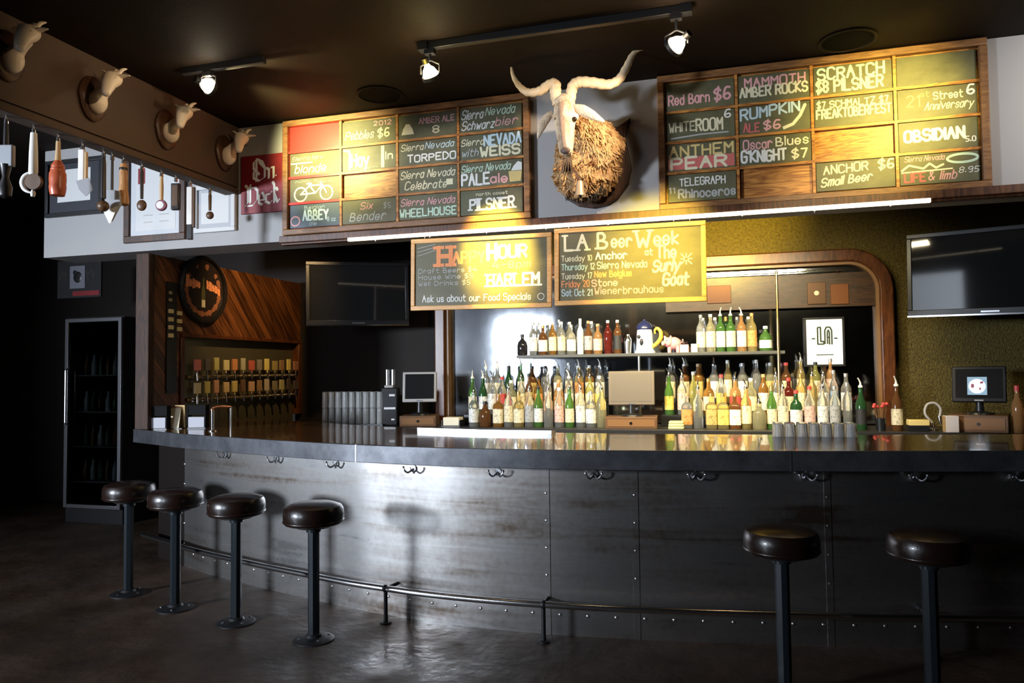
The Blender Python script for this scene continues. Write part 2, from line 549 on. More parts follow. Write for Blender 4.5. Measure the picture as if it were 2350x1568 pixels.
def write(mb, text, x, z, h, w=None, width=0.11, y=0.0, jit=0.35, slope=0.0, serif=False, slant=0.0, nib=None, rnd=None):
    """chalk strokes of the text on the plane y, from (x, z) the lower left corner; h = cap height, w = total width"""
    rnd = rnd or random
    glyphs, cur = [], 0.0
    for ch in text:
        if ch == ' ':
            cur += 3.0
            continue
        st = strokes(ch)
        if not st:
            cur += 2
            continue
        mx = max(p[0] for s_ in st for p in s_)
        glyphs.append((cur, st))
        cur += mx + 1.6
    tot = max(cur - 1.6, 1)
    ky = h / 6.0
    kx = (w / tot) if w else ky * 0.8
    hw = width * h / 2
    for gx, st in glyphs:
        dz = rnd.uniform(-jit, jit) * 0.5
        sc = 1 + rnd.uniform(-jit, jit) * 0.15
        for pts in st:
            Q = []
            for px_, pz in pts:
                pz = (pz - 2) * sc + dz
                qx = (gx + px_ * (0.9 + 0.1 * sc)) * kx + slant * pz * ky
                Q.append((x + qx, z + pz * ky + slope * qx))
            if nib:
                ca, sa = math.cos(nib) * hw, math.sin(nib) * hw
                for (ax, az), (bx, bz) in zip(Q, Q[1:]):
                    quad(mb, [(ax - ca, az - sa), (ax + ca, az + sa), (bx + ca, bz + sa), (bx - ca, bz - sa)], y)
                    for (cx_, cz_) in ((ax, az), (bx, bz)):
                        dot(mb, cx_, cz_, hw * 0.45, y, 6)
                continue
            for (ax, az), (bx, bz) in zip(Q, Q[1:]):
                dx, dz_ = bx - ax, bz - az
                L = math.hypot(dx, dz_) or 1e-6
                nx, nz = -dz_ / L * hw, dx / L * hw
                quad(mb, [(ax + nx, az + nz), (ax - nx, az - nz), (bx - nx, bz - nz), (bx + nx, bz + nz)], y)
            for (ax, az) in Q:
                dot(mb, ax, az, hw, y, 6)
            if serif:
                for (ax, az) in [q for q, r in ((Q[0], pts[0]), (Q[-1], pts[-1])) if r[1] in (2, 8)]:
                    s_ = hw * 2.6
                    quad(mb, [(ax - s_, az - hw * 0.7), (ax + s_, az - hw * 0.7), (ax + s_, az + hw * 0.7), (ax - s_, az + hw * 0.7)], y)
    return mb


T_CHALK = 0.0012


NQ = [0]


def quad(mb, q, y):
    NQ[0] += 1
    y = y - (NQ[0] * 7 % 41) * 1.5e-5
    mb.add([(a, y, b) for a, b in q] + [(a, y - T_CHALK, b) for a, b in q], [(0, 1, 2, 3), (7, 6, 5, 4), (0, 4, 5, 1), (1, 5, 6, 2), (2, 6, 7, 3), (3, 7, 4, 0)])


def dot(mb, x, z, r, y, n=8):
    NQ[0] += 1
    y = y - (NQ[0] * 7 % 41) * 1.5e-5
    mb.prism([(x + r * math.cos(2 * PI * i / n), z + r * math.sin(2 * PI * i / n)) for i in range(n)], y - T_CHALK, y)


def line(mb, pts, wd, y):
    for (ax, az), (bx, bz) in zip(pts, pts[1:]):
        L = math.hypot(bx - ax, bz - az) or 1e-6
        nx, nz = -(bz - az) / L * wd / 2, (bx - ax) / L * wd / 2
        quad(mb, [(ax + nx, az + nz), (ax - nx, az - nz), (bx - nx, bz - nz), (bx + nx, bz + nz)], y)
        dot(mb, bx, bz, wd / 2, y, 6)
    return mb


CH = {
 'white': mat('white_chalk', (0.74, 0.73, 0.68), 0.9), 'cream': mat('cream_chalk', (0.72, 0.66, 0.45), 0.9), 'pink': mat('pink_chalk', (0.70, 0.36, 0.36), 0.9),
 'red': mat('red_chalk', (0.55, 0.14, 0.12), 0.9), 'blue': mat('pale_blue_chalk', (0.50, 0.62, 0.66), 0.9), 'green': mat('pale_green_chalk', (0.50, 0.64, 0.50), 0.9),
 'orange': mat('orange_chalk', (0.80, 0.30, 0.13), 0.9), 'gold': mat('gold_chalk', (0.66, 0.50, 0.20), 0.9), 'grey': mat('grey_chalk', (0.42, 0.42, 0.40), 0.9),
}

# ------------------------------------------------------------------ the room shell
CEIL = 3.46
RX0, RX1, RY0, RY1 = -9.2, 4.2, -3.0, 7.2
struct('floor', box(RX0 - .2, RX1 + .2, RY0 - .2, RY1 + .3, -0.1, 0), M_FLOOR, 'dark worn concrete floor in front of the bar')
struct('ceiling', box(RX0 - .2, RX1 + .2, RY0 - .2, RY1 + .3, CEIL, CEIL + .1), M_CEIL, 'dark brown painted ceiling')
struct('wall_right', box(RX1, RX1 + .15, RY0, RY1, 0, CEIL), M_DARKWALL)
struct('wall_left', box(RX0 - .15, RX0, RY0, RY1, 0, CEIL), M_DARKWALL)
fw_ = MB()
fw_.box(RX0, SID_X0, RY0 - .15, RY0, 0, CEIL).box(SID_X1, WIN_X0, RY0 - .15, RY0, 0, CEIL).box(WIN_X1, RX1, RY0 - .15, RY0, 0, CEIL)
fw_.box(WIN_X0, WIN_X1, RY0 - .15, RY0, 0, WIN_Z0).box(WIN_X0, WIN_X1, RY0 - .15, RY0, WIN_Z1, CEIL)
fw_.box(SID_X0, SID_X1, RY0 - .15, RY0, 0, SID_Z0).box(SID_X0, SID_X1, RY0 - .15, RY0, SID_Z1, CEIL)
struct('wall_front', fw_, M_DARKWALL)
for n_, (p0, p1, q0, q1) in enumerate(((WIN_X0, WIN_X1, WIN_Z0, WIN_Z1), (SID_X0, SID_X1, SID_Z0, SID_Z1))):
    wf = MB()
    for a, b, c, d in ((p0 - .05, p0, q0 - .05, q1 + .05), (p1, p1 + .05, q0 - .05, q1 + .05), (p0, p1, q0 - .05, q0), (p0, p1, q1, q1 + .05)):
        wf.box(a, b, RY0 + .002, RY0 + .03, c, d)
    struct('window_%d' % (n_ + 1), wf, M_BLACKM, ('shop window in the wall opposite the bar', 'brighter shop window in the corner opposite the bar')[n_])
ARX0, ARX1 = -2.87, 1.39
struct('wall_back', box(-2.9, RX1, RY1, RY1 + .15, 0, CEIL), M_STUCCO, 'rough olive plaster wall behind the bottles')
struct('wall_back_left', box(RX0, -2.9, RY1, RY1 + .15, 0, CEIL), M_BACKBROWN, 'dark brown wall behind the left television')
HB = 2.53
struct('wall_header', box(-5.64, 4.0, 5.0, 5.33, HB, CEIL - .002), M_WALL, 'pale header wall over the bar carrying the menu boards')
bm_ = MB()
bm_.box(-3.80, -3.685, RY0 + .01, 5.0, 2.985, CEIL - .001)
bm_.box(-3.785, -3.70, RY0 + .01, 5.0, 2.972, 2.985)
struct('wall_beam', bm_, M_BEAM, 'brown ceiling beam carrying four goat head busts')
struct('trim_1', box(-3.80, -3.682, RY0 + .01, 5.0, 2.928, 2.972), M_BEAM, 'lower strip of the beam from which tap handles hang', bevel=.004)
struct('trim_2', MB().box(-3.27, 4.0, 4.925, 5.0, 2.505, 2.556).box(-3.27, 4.0, 4.95, 5.0, 2.49, 2.506), M_DKWOOD, 'dark wooden ledge under the two big menu boards', bevel=.005)

# long slim strip light along the ledge
sl = thing('strip_light', 'long slim glowing strip light along the ledge under the menu boards', 'light', (-1.0, 4.94, 2.49))
x0, x1 = at(800, 551, Y=4.93).x, at(2135, 466, Y=4.93).x
box(x0, x1, 4.914, 4.938, 2.482, 2.506).obj('diffuser', mat('strip_glow', (0.9, 0.85, 0.7), 0.4, emit=(1.0, 0.86, 0.62), es=2.6), sl, world=True)
cl = MB()
for i in range(9):
    x = x0 + (x1 - x0) * (i + 0.5) / 9
    cl.box(x - .004, x + .004, 4.938, 4.948, 2.470, 2.506)
cl.obj('clip', M_CHROME, sl, world=True)

# ------------------------------------------------------------------ wooden arch with mirror on the back wall


def arch_path(x0, x1, zb, zt, r, n=10):
    p = [(x0, zb)]
    for i in range(n + 1):
        a = PI - PI / 2 * i / n
        p.append((x0 + r + r * math.cos(a), zt - r + r * math.sin(a)))
    for i in range(n + 1):
        a = PI / 2 - PI / 2 * i / n
        p.append((x1 - r + r * math.cos(a), zt - r + r * math.sin(a)))
    p.append((x1, zb))
    return p


def arch_band(mb, pa, pb, y0, y1):
    n = len(pa)
    vs = [(x, y0, z) for x, z in pa] + [(x, y0, z) for x, z in pb] + [(x, y1, z) for x, z in pa] + [(x, y1, z) for x, z in pb]
    fs = []
    for i in range(n - 1):
        a, b, c, d = i, i + n, i + 2 * n, i + 3 * n
        fs += [(a, b, b + 1, a + 1), (a, a + 1, c + 1, c), (b, d, d + 1, b + 1), (c, c + 1, d + 1, d)]
    mb.add(vs, fs)
    return mb


am = thing('arched_mirror', 'large mirror in a rounded wooden arch behind the bottles', 'mirror', (-0.75, 7.2, 1.0))
po = arch_path(ARX0, ARX1, 1.0, 2.55, 0.36)
pi_ = arch_path(ARX0 + .11, ARX1 - .11, 1.0, 2.44, 0.25)
pi2 = arch_path(ARX0 + .135, ARX1 - .135, 1.0, 2.415, 0.225)
arch_band(MB(), po, pi_, 7.06, 7.199).obj('arch_frame', M_ARCH, am, world=True, bevel=.012)
arch_band(MB(), pi_, pi2, 7.10, 7.199).obj('inner_lip', mat('lip_wood', (0.22, 0.12, 0.055), 0.35), am, world=True)
MB().prism(pi2, 7.185, 7.199).obj('mirror_pane', M_MIRROR, am, world=True, smooth=False)
za, zb_ = at(1800, 708, Y=7.14).z, at(1800, 632, Y=7.14).z
box(-0.55, ARX1 - .136, 7.13, 7.18, za, zb_).obj('valance_panel', wood_mat('valance_wood', (0.022, 0.009, 0.004), (0.060, 0.024, 0.009), scale=(3, 20, 20), rough=0.4), am, world=True)
MB().cyl((-0.5, 7.10, zb_ + .02), (1.0, 7.10, zb_ + .02), .008).cyl((-.4, 7.10, zb_ + .02), (-.4, 7.16, zb_ - .03), .006).cyl((.95, 7.10, zb_ + .02), (.95, 7.16, zb_ - .03), .006).obj('valance_rod', M_CHROME, am, world=True)
for (u, v, w, h, col, lab) in ((1650, 676, 52, 40, 'copper', 'blank copper plaque on the wooden band, behind the hanging board corner'), (1874, 673, 38, 48, 'brown', 'dark bronze plaque with a round emblem on the wooden band'),
                               (1927, 675, 36, 44, 'amber', 'orange-brown plaque on the wooden band beside the arch post')):
    p = at(u, v, Y=7.12)
    k = 7.0 / F_PX
    t = thing('wall_plaque', lab, 'plaque', (p.x, 7.13, p.z))
    mm = {'copper': mat('copper_plaque', (0.085, 0.036, 0.022), 0.5, metal=.5), 'brown': mat('bronze_plaque', (0.08, 0.04, 0.02), 0.4, metal=.5), 'amber': mat('amber_plaque', (0.15, 0.050, 0.012), 0.5, metal=.3)}[col]
    box(-w * k / 2, w * k / 2, -.012, -.0005, -h * k / 2, h * k / 2).obj('plate', mm, t, bevel=.003)
    if col == 'brown':
        MB().ball((0, -.014, .0), .022, sc=(1, .3, 1)).obj('emblem', M_CREAM, t)

# ------------------------------------------------------------------ menu boards
BOARD_Y = 5.0


def menu_board(name, label, X0, X1, Z0, Z1, cols, backs, rows=4):
    t = thing(name, label, 'menu board', ((X0 + X1) / 2, BOARD_Y, (Z0 + Z1) / 2))
    fr = 0.045
    f = MB()
    f.box(X0, X1, 4.945, 4.999, Z1 - fr, Z1).box(X0, X1, 4.945, 4.999, Z0, Z0 + fr)
    f.box(X0, X0 + fr, 4.945, 4.999, Z0 + fr, Z1 - fr).box(X1 - fr, X1, 4.945, 4.999, Z0 + fr, Z1 - fr)
    f.obj('frame', M_FRAME, t, world=True, bevel=.006)
    zs = [Z0 + fr + (Z1 - Z0 - 2 * fr) * i / rows for i in range(rows + 1)]
    for i in range(4):
        a, b = cols[i], cols[i + 1]
        bk = box(a, b, 4.985, 4.999, Z0 + fr, Z1 - fr)
        bk.obj('backing', backs[i], t, world=True, smooth=False)
        for z in zs[1:-1]:
            box(a, b, 4.962, 4.985, z - .011, z + .007).obj('rail', backs[i] if backs[i] is M_RED else M_BOARDW, t, world=True)
        if i:
            box(a - .009, a + .009, 4.960, 4.985, Z0 + fr, Z1 - fr).obj('divider', M_BOARDW, t, world=True)
    return zs


def panel(label, x0, x1, z0, z1, lines, art=None, base=None, group=None):
    """one removable chalk panel; lines = (text, fx, fz, fh, fw, colour, options) in fractions of the panel"""
    gx = .012
    w, h = x1 - x0 - 2 * gx, z1 - z0 - .022
    t = thing('chalk_panel', label, 'chalk panel', (x0 + gx, 4.978, z0 + .008), group=group)
    box(0, w, -.012, 0, 0, h).obj('slate', base or M_CHALK, t, bevel=.002)
    by = {}
    for L in lines:
        text, fx, fz, fh, fw, c = L[:6]
        op = dict(L[6]) if len(L) > 6 else {}
        mb = by.setdefault(c, MB())
        write(mb, text, fx * w, fz * h, fh * h, fw * w if fw else None, y=-.0122, **op)
    for c, fn in (art or []):
        fn(by.setdefault(c, MB()), w, h)
    for c, mb in by.items():
        mb.obj('lettering', CH[c], t, smooth=False, loc=(0, 0, 0))
    return t


SCR = dict(slant=.25, width=.13)
BOLD = dict(width=.2)
FAT = dict(width=.26, jit=.2)


def bike(mb, w, h):
    for cx in (.22, .74):
        r = h * .30
        line(mb, [(cx * w + r * math.cos(a * PI / 10), .32 * h + r * math.sin(a * PI / 10)) for a in range(21)], h * .07, -.0122)
    P = lambda a, b: (a * w, b * h)
    line(mb, [P(.22, .32), P(.40, .68), P(.52, .34), P(.22, .32)], h * .07, -.0122)
    line(mb, [P(.40, .68), P(.66, .68), P(.52, .34)], h * .07, -.0122)
    line(mb, [P(.62, .80), P(.66, .68), P(.74, .32)], h * .07, -.0122)
    line(mb, [P(.34, .76), P(.44, .76)], h * .08, -.0122)


def pint(mb, w, h):
    mb.prism([(.80 * w, .10 * h), (.97 * w, .10 * h), (.99 * w, .52 * h), (.78 * w, .52 * h)], -.0134, -.0122)


def foam(mb, w, h):
    mb.prism([(.82 * w, .54 * h), (.99 * w, .54 * h), (.99 * w, .84 * h), (.93 * w, .90 * h), (.86 * w, .72 * h)], -.0134, -.0122)


def mountain(mb, w, h):
    mb.prism([(.05 * w, .18 * h), (.27 * w, .18 * h), (.24 * w, .42 * h), (.19 * w, .62 * h), (.13 * w, .62 * h), (.08 * w, .42 * h)], -.0134, -.0122)


def bars(mb, w, h):
    mb.prism([(.73 * w, .04 * h), (.79 * w, .04 * h), (.79 * w, .96 * h), (.73 * w, .96 * h)], -.0134, -.0122)
    line(mb, [(.02 * w, .92 * h), (.14 * w, .86 * h), (.14 * w, .1 * h)], h * .1, -.0122)


def ringmark(mb, w, h):
    line(mb, [(.11 * w + .09 * w * math.cos(a * PI / 8), .30 * h + .2 * h * math.sin(a * PI / 8)) for a in range(17)], h * .06, -.0122)


def swoosh(mb, w, h):
    line(mb, [(.62 * w, .10 * h), (.76 * w, .22 * h), (.86 * w, .5 * h), (.93 * w, .86 * h)], h * .11, -.0122)


def underline(mb, w, h):
    line(mb, [(.06 * w, .10 * h), (.5 * w, .17 * h), (.90 * w, .17 * h)], h * .05, -.0122)


def halfred(mb, w, h):
    mb.prism([(.02 * w, .06 * h), (.98 * w, .06 * h), (.98 * w, .50 * h), (.02 * w, .50 * h)], -.0128, -.0122)


def car(mb, w, h):
    line(mb, [(.02 * w, .48 * h), (.12 * w, .66 * h), (.30 * w, .52 * h), (.38 * w, .68 * h), (.46 * w, .52 * h), (.55 * w, .62 * h)], h * .07, -.0122)
    line(mb, [(.02 * w, .42 * h), (.66 * w, .46 * h)], h * .05, -.0122)


def oval(mb, w, h):
    line(mb, [(.79 * w + .19 * w * math.cos(a * PI / 10), .78 * h + .14 * h * math.sin(a * PI / 10)) for a in range(21)], h * .08, -.0122)


LX0, LX1, LZ0, LZ1 = -3.256, -1.29, 2.565, 3.452
lc = [LX0 + .045, -2.763, -2.30, -1.822, LX1 - .045]
zs = menu_board('menu_board', 'wide framed menu board over the bar, with a red first column', LX0, LX1, LZ0, LZ1, lc, [M_RED, M_BOARDW, M_BOARDW, M_BOARDW])
Z = lambda r: (zs[4 - r], zs[5 - r])      # row 1 is the top one
PL = 'on the red-edged menu board'
panel('chalk panel reading blonde, just below the bare red slot', lc[0], lc[1], *Z(2), [('Sierra Nev', .04, .68, .17, .62, 'pink', SCR), ('blonde', .10, .14, .34, .62, 'white', SCR)], [('cream', lambda m, w, h: line(m, [(.02 * w, .56 * h), (.45 * w, .56 * h)], h * .07, -.0122))])
panel('chalk panel with a drawing of a bicycle', lc[0], lc[1], *Z(3), [('nunnu mu', .12, .84, .10, .5, 'grey'), ('uunu nu', .55, .76, .09, .3, 'grey')], [('cream', bike)])
panel('blue-grey chalk panel reading ABBEY, with a pink ring', lc[0], lc[1], *Z(4), [('Belgian', .30, .78, .15, .4, 'blue'), ('ABBEY', .27, .32, .40, .50, 'blue', BOLD), ('ale', .40, .08, .16, .14, 'blue'), ('8 oz', .76, .2, .18, .16, 'blue')], [('pink', ringmark)], base=mat('blue_slate', (0.06, 0.085, 0.10), 0.5))
panel("chalk panel with cream script and price, top of the red-edged board's second column", lc[1], lc[2], *Z(1), [('2012', .60, .72, .18, .32, 'pink', BOLD), ('Pebbles', .06, .22, .34, .52, 'cream', SCR), ('$6', .68, .22, .32, .2, 'cream', BOLD)])
panel('chalk panel with one big cream word beside a thick upright stroke', lc[1], lc[2], *Z(2), [('Hay', .18, .2, .52, .32, 'cream', BOLD), ('lager', .16, .05, .10, .5, 'cream'), ('In', .82, .38, .3, .12, 'cream', BOLD)], [('cream', bars)])
panel('dim chalk panel with faint pink and grey script, under a bare oak slot', lc[1], lc[2], *Z(4), [('Six', .34, .60, .28, .22, 'pink', SCR), ('Bender', .14, .12, .34, .66, 'grey', SCR), ('$5', .78, .58, .2, .12, 'grey')])
panel('chalk panel with a pale mountain mark and red word', lc[2], lc[3], *Z(1), [('AMBER ALE', .36, .58, .22, .60, 'pink', BOLD), ('8', .60, .16, .26, .10, 'cream', BOLD)], [('cream', mountain)])
panel('chalk panel with white capitals under two-coloured script, below the mountain panel', lc[2], lc[3], *Z(2), [('Sierra', .04, .62, .26, .38, 'cream', SCR), ('Nevada', .46, .64, .26, .48, 'blue', SCR), ('TORPEDO', .16, .14, .28, .82, 'white', BOLD)])
panel('chalk panel with two lines of cream script, beside the PALE ale panel', lc[2], lc[3], *Z(3), [('Sierra Nevada', .03, .58, .30, .92, 'cream', SCR), ('Celebrate', .10, .12, .32, .72, 'cream', SCR)], [('cream', lambda m, w, h: m.prism([(.82 * w, .2 * h), (.93 * w, .2 * h), (.93 * w, .44 * h), (.82 * w, .44 * h)], -.0134, -.0122))])
panel('chalk panel with a pink line of script over pale green capitals', lc[2], lc[3], *Z(4), [('Sierra Nevada', .03, .58, .28, .92, 'pink', SCR), ('WHEELHOUSE', .02, .12, .30, .96, 'green', BOLD)])
panel('dark chalk panel reading Schwarzbier in fading pink script', lc[3], lc[4], *Z(1), [('Sierra', .03, .54, .34, .34, 'white', SCR), ('Nevada', .42, .62, .32, .46, 'green', SCR), ('Schwarz', .03, .10, .34, .52, 'white', SCR), ('bier', .58, .16, .32, .34, 'pink', SCR)])
panel('chalk panel with tall pale blue capitals over tall cream capitals', lc[3], lc[4], *Z(2), [('Sierra', .02, .58, .26, .36, 'cream', SCR), ('NEVADA', .40, .52, .40, .58, 'blue', BOLD), ('with', .03, .14, .30, .26, 'grey', SCR), ('WEISS', .34, .10, .36, .62, 'cream', FAT)])
panel('chalk panel reading PALE ale with a drawn glass of beer', lc[3], lc[4], *Z(3), [('Sierra Nevada', .02, .62, .28, .78, 'green', SCR), ('PALE', .03, .10, .44, .44, 'white', BOLD), ('ale', .50, .12, .34, .26, 'pink', BOLD)], [('gold', pint), ('white', foam)])
panel('chalk panel reading PILSNER', lc[3], lc[4], *Z(4), [('north coast', .26, .76, .12, .5, 'cream', BOLD), ('PILSNER', .16, .20, .42, .70, 'white', dict(width=.2, serif=True))])

RX0_, RX1_, RZ0, RZ1 = -0.41, 1.52, 2.55, 3.452
rc = [RX0_ + .045, 0.092, 0.547, 1.02, RX1_ - .045]
zs = menu_board('menu_board', 'wide framed menu board beside the pale end wall, showing bare oak slots', RX0_, RX1_, RZ0, RZ1, rc, [M_BOARDW] * 4)
panel('dark chalk panel with a single pink line and price, top corner beside the goat', rc[0], rc[1], *Z(1), [('Red Barn', .04, .22, .36, .60, 'pink', dict(width=.16)), ('$6', .72, .24, .40, .22, 'pink', BOLD)])
panel('dark chalk panel with underlined capitals and a small six', rc[0], rc[1], *Z(2), [('WHITE', .04, .34, .32, .38, 'cream', dict(width=.16)), ('ROOM', .44, .30, .42, .38, 'cream', dict(width=.16)), ('6', .86, .70, .26, .08, 'white', BOLD)], [('grey', underline)])
panel('chalk panel with gold capitals over cream capitals on a red band', rc[0], rc[1], *Z(3), [('ANTHEM', .04, .54, .36, .92, 'gold', BOLD), ('PEAR', .06, .08, .40, .80, 'cream', dict(width=.24, jit=.2))], [('red', halfred)])
panel('dark chalk panel with grey-white lettering under the red-banded panel', rc[0], rc[1], *Z(4), [('TELEGRAPH', .18, .58, .26, .66, 'white', dict(width=.16)), ('11', .02, .34, .2, .08, 'grey', BOLD), ('Rhinoceros', .16, .14, .30, .82, 'grey', BOLD)])
panel('chalk panel with pink capitals crowding yellow capitals', rc[1], rc[2], *Z(1), [('MAMMOTH', .10, .56, .30, .84, 'pink', BOLD), ('AMBER ROCKS', .03, .22, .34, .94, 'cream', BOLD)])
panel('chalk panel with slanting pale blue capitals, a red word and a cream swoosh', rc[1], rc[2], *Z(2), [('RUMPKIN', .03, .52, .36, .82, 'blue', dict(width=.2, slope=.08)), ('ALE', .07, .08, .30, .22, 'red', BOLD), ('$6', .36, .12, .30, .22, 'pink', BOLD)], [('cream', swoosh)])
panel('chalk panel with pink and cream lettering above white capitals', rc[1], rc[2], *Z(3), [('Oscar', .06, .58, .32, .40, 'pink', dict(width=.16)), ('Blues', .52, .62, .30, .44, 'cream', dict(width=.16)), ("G'KNIGHT", .03, .12, .38, .62, 'white', BOLD), ('$7', .74, .14, .3, .2, 'cream', BOLD)])
panel('chalk panel with pale green capitals over cream, beside the blank slate', rc[2], rc[3], *Z(1), [('SCRATCH', .06, .54, .38, .84, 'green', BOLD), ('$8 PILSNER', .04, .10, .38, .84, 'cream', BOLD)])
panel('brightly lit yellow chalk panel with two lines of capitals', rc[2], rc[3], *Z(2), [('$7 SCHMALTZ $7', .04, .66, .22, .90, 'cream', BOLD), ('FREAKTOBERFEST', .03, .30, .30, .94, 'cream', BOLD)])
panel('chalk panel with cream capitals, slanted script and a corner price under a bare oak slot', rc[2], rc[3], *Z(4), [('ANCHOR', .10, .58, .28, .56, 'cream', dict(width=.18, slope=.05)), ('$6', .80, .64, .30, .18, 'cream', BOLD), ('Small Beer', .06, .16, .28, .64, 'cream', dict(width=.18, slant=.2, slope=.08))])
panel('blank slate at the top corner beside the pale wall', rc[3], rc[4], *Z(1), [])
panel('chalk panel with faint cream script and a gold numeral, under the blank slate', rc[3], rc[4], *Z(2), [('21', .12, .40, .36, .16, 'gold'), ('st', .30, .70, .18, .10, 'gold'), ('Street', .46, .58, .24, .36, 'cream', dict(width=.16)), ('6', .88, .66, .3, .08, 'white', BOLD), ('Anniversary', .34, .24, .26, .60, 'cream', SCR)])
panel('chalk panel with one line of bold white capitals', rc[3], rc[4], *Z(3), [('OBSIDIAN', .08, .34, .36, .74, 'white', FAT), ('5.0', .84, .20, .16, .12, 'white', BOLD)])
panel('chalk panel with a red word under a sketched cream zigzag and green oval', rc[3], rc[4], *Z(4), [('Sierra Nevada', .06, .78, .18, .5, 'pink', SCR), ('LIFE', .06, .10, .30, .26, 'red', BOLD), ('& limb', .36, .12, .28, .34, 'pink', SCR), ('8.95', .74, .30, .18, .24, 'white', SCR)], [('green', oval), ('cream', car)])

# ------------------------------------------------------------------ two boards hanging under the ledge


def hanging_board(label, X0, X1, Z0, Z1, roll, lines, art=()):
    t = thing('hanging_chalkboard', label, 'chalkboard', ((X0 + X1) / 2, 4.957, (Z0 + Z1) / 2), (0, roll, 0), group=None)
    w, h = (X1 - X0) / 2, (Z1 - Z0) / 2
    fr = .032
    f = MB()
    f.box(-w, w, -.014, .014, h - fr, h).box(-w, w, -.014, .014, -h, -h + fr).box(-w, -w + fr, -.014, .014, -h + fr, h - fr).box(w - fr, w, -.014, .014, -h + fr, h - fr)
    f.obj('frame', M_PINE, t, bevel=.004)
    box(-w + fr, w - fr, -.004, .008, -h + fr, h - fr).obj('slate', M_SLATE, t, smooth=False)
    hk = MB()
    for s_ in (-.8, .8):
        hk.tube([(s_ * w, .0, h - .004), (s_ * w, .0, h + .016)], .003, 6)
    hk.obj('hanging_hook', M_CHROME, t)
    by = {}
    iw, ih = 2 * (w - fr), 2 * (h - fr)
    for L in lines:
        text, fx, fz, fh, fw, c = L[:6]
        op = dict(L[6]) if len(L) > 6 else {}
        write(by.setdefault(c, MB()), text, -iw / 2 + fx * iw, -ih / 2 + fz * ih, fh * ih, fw * iw if fw else None, y=-.0042, **op)
    for c, fn in art:
        fn(by.setdefault(c, MB()), iw, ih)
    for c, mb in by.items():
        mb.obj('lettering', CH[c], t, smooth=False)
    return t


def star(mb, iw, ih):
    cx, cz = .40 * iw, .04 * ih
    for i in range(8):
        a = i * PI / 4
        line(mb, [(cx + .01 * math.cos(a), cz + .01 * math.sin(a)), (cx + .075 * ih * math.cos(a) * (1 + i % 2 * .4), cz + .075 * ih * math.sin(a) * (1 + i % 2 * .4))], .008, -.0042)


def smile(mb, iw, ih):
    line(mb, [(.455 * iw + .05 * ih * math.cos(a * PI / 7), -.40 * ih + .05 * ih * math.sin(a * PI / 7)) for a in range(15)], .004, -.0042)


def hatch(mb, iw, ih):
    for i in range(3):
        line(mb, [(-.48 * iw, (.30 + .06 * i) * ih), (-.34 * iw, (.38 + .05 * i) * ih)], .004, -.0042)


sm = dict(width=.14, jit=.3)
hanging_board('hanging chalkboard reading HAPPY HOUR in a pine frame', -2.19, -1.145, 1.945, 2.462, rad(0.7), [
    ('H', .185, .64, .28, .095, 'orange', dict(width=.26, serif=True, jit=0)), ('APPY', .30, .66, .17, .24, 'orange', FAT), ('H', .565, .70, .24, .06, 'cream', FAT), ('OUR', .65, .72, .18, .20, 'pink', FAT),
    ('4-8pm', .60, .56, .10, .28, 'gold', BOLD), ('Draft Beers $4', .03, .52, .07, .45, 'grey', sm), ('House Wine $5', .03, .42, .07, .42, 'grey', sm), ('Well Drinks $5', .03, .32, .07, .40, 'grey', sm),
    ('HARLEM', .56, .28, .18, .38, 'white', dict(width=.22, serif=True, jit=.2)), ('Ask us about our Food Specials', .06, .06, .10, .82, 'white', sm)], [('white', smile), ('grey', hatch)])
hanging_board('hanging chalkboard with a crowded schedule and a drawn star in a pine frame', -1.125, -0.118, 1.945, 2.472, rad(0.4), [
    ('L', .045, .74, .22, .055, 'cream', dict(width=.17, serif=True, jit=0)), ('A', .135, .74, .22, .075, 'cream', dict(width=.17, serif=True, jit=0)), ('B', .285, .75, .22, .065, 'cream', dict(width=.17, serif=True, jit=0)),
    ('eer', .385, .76, .17, .14, 'cream', dict(width=.18, jit=.2)), ('W', .555, .74, .23, .10, 'cream', dict(width=.17, serif=True, jit=0)), ('eek', .685, .76, .18, .16, 'cream', dict(width=.18, jit=.2)),
    ('at', .62, .62, .09, .05, 'cream', BOLD), ('The', .70, .57, .16, .13, 'cream', BOLD), ('Surly', .67, .38, .16, .18, 'cream', dict(width=.2, slant=.2)), ('Goat', .74, .18, .17, .17, 'cream', dict(width=.2, slant=.1)),
    ('Tuesday 10', .02, .58, .08, .22, 'cream', sm), ('Anchor', .27, .59, .10, .22, 'blue', BOLD), ('Thursday 12', .02, .45, .09, .24, 'green', sm), ('Sierra Nevada', .28, .45, .10, .35, 'green', sm),
    ('Tuesday 17', .02, .32, .08, .22, 'cream', sm), ('New Belgium', .26, .33, .09, .26, 'orange', BOLD), ('Friday 20', .02, .20, .09, .20, 'orange', sm), ('Stone', .24, .20, .09, .18, 'pink', BOLD),
    ('Sat Oct 21', .02, .07, .09, .22, 'blue', sm), ('Wienerbrauhaus', .26, .08, .10, .48, 'pink', sm)], [('cream', star)])

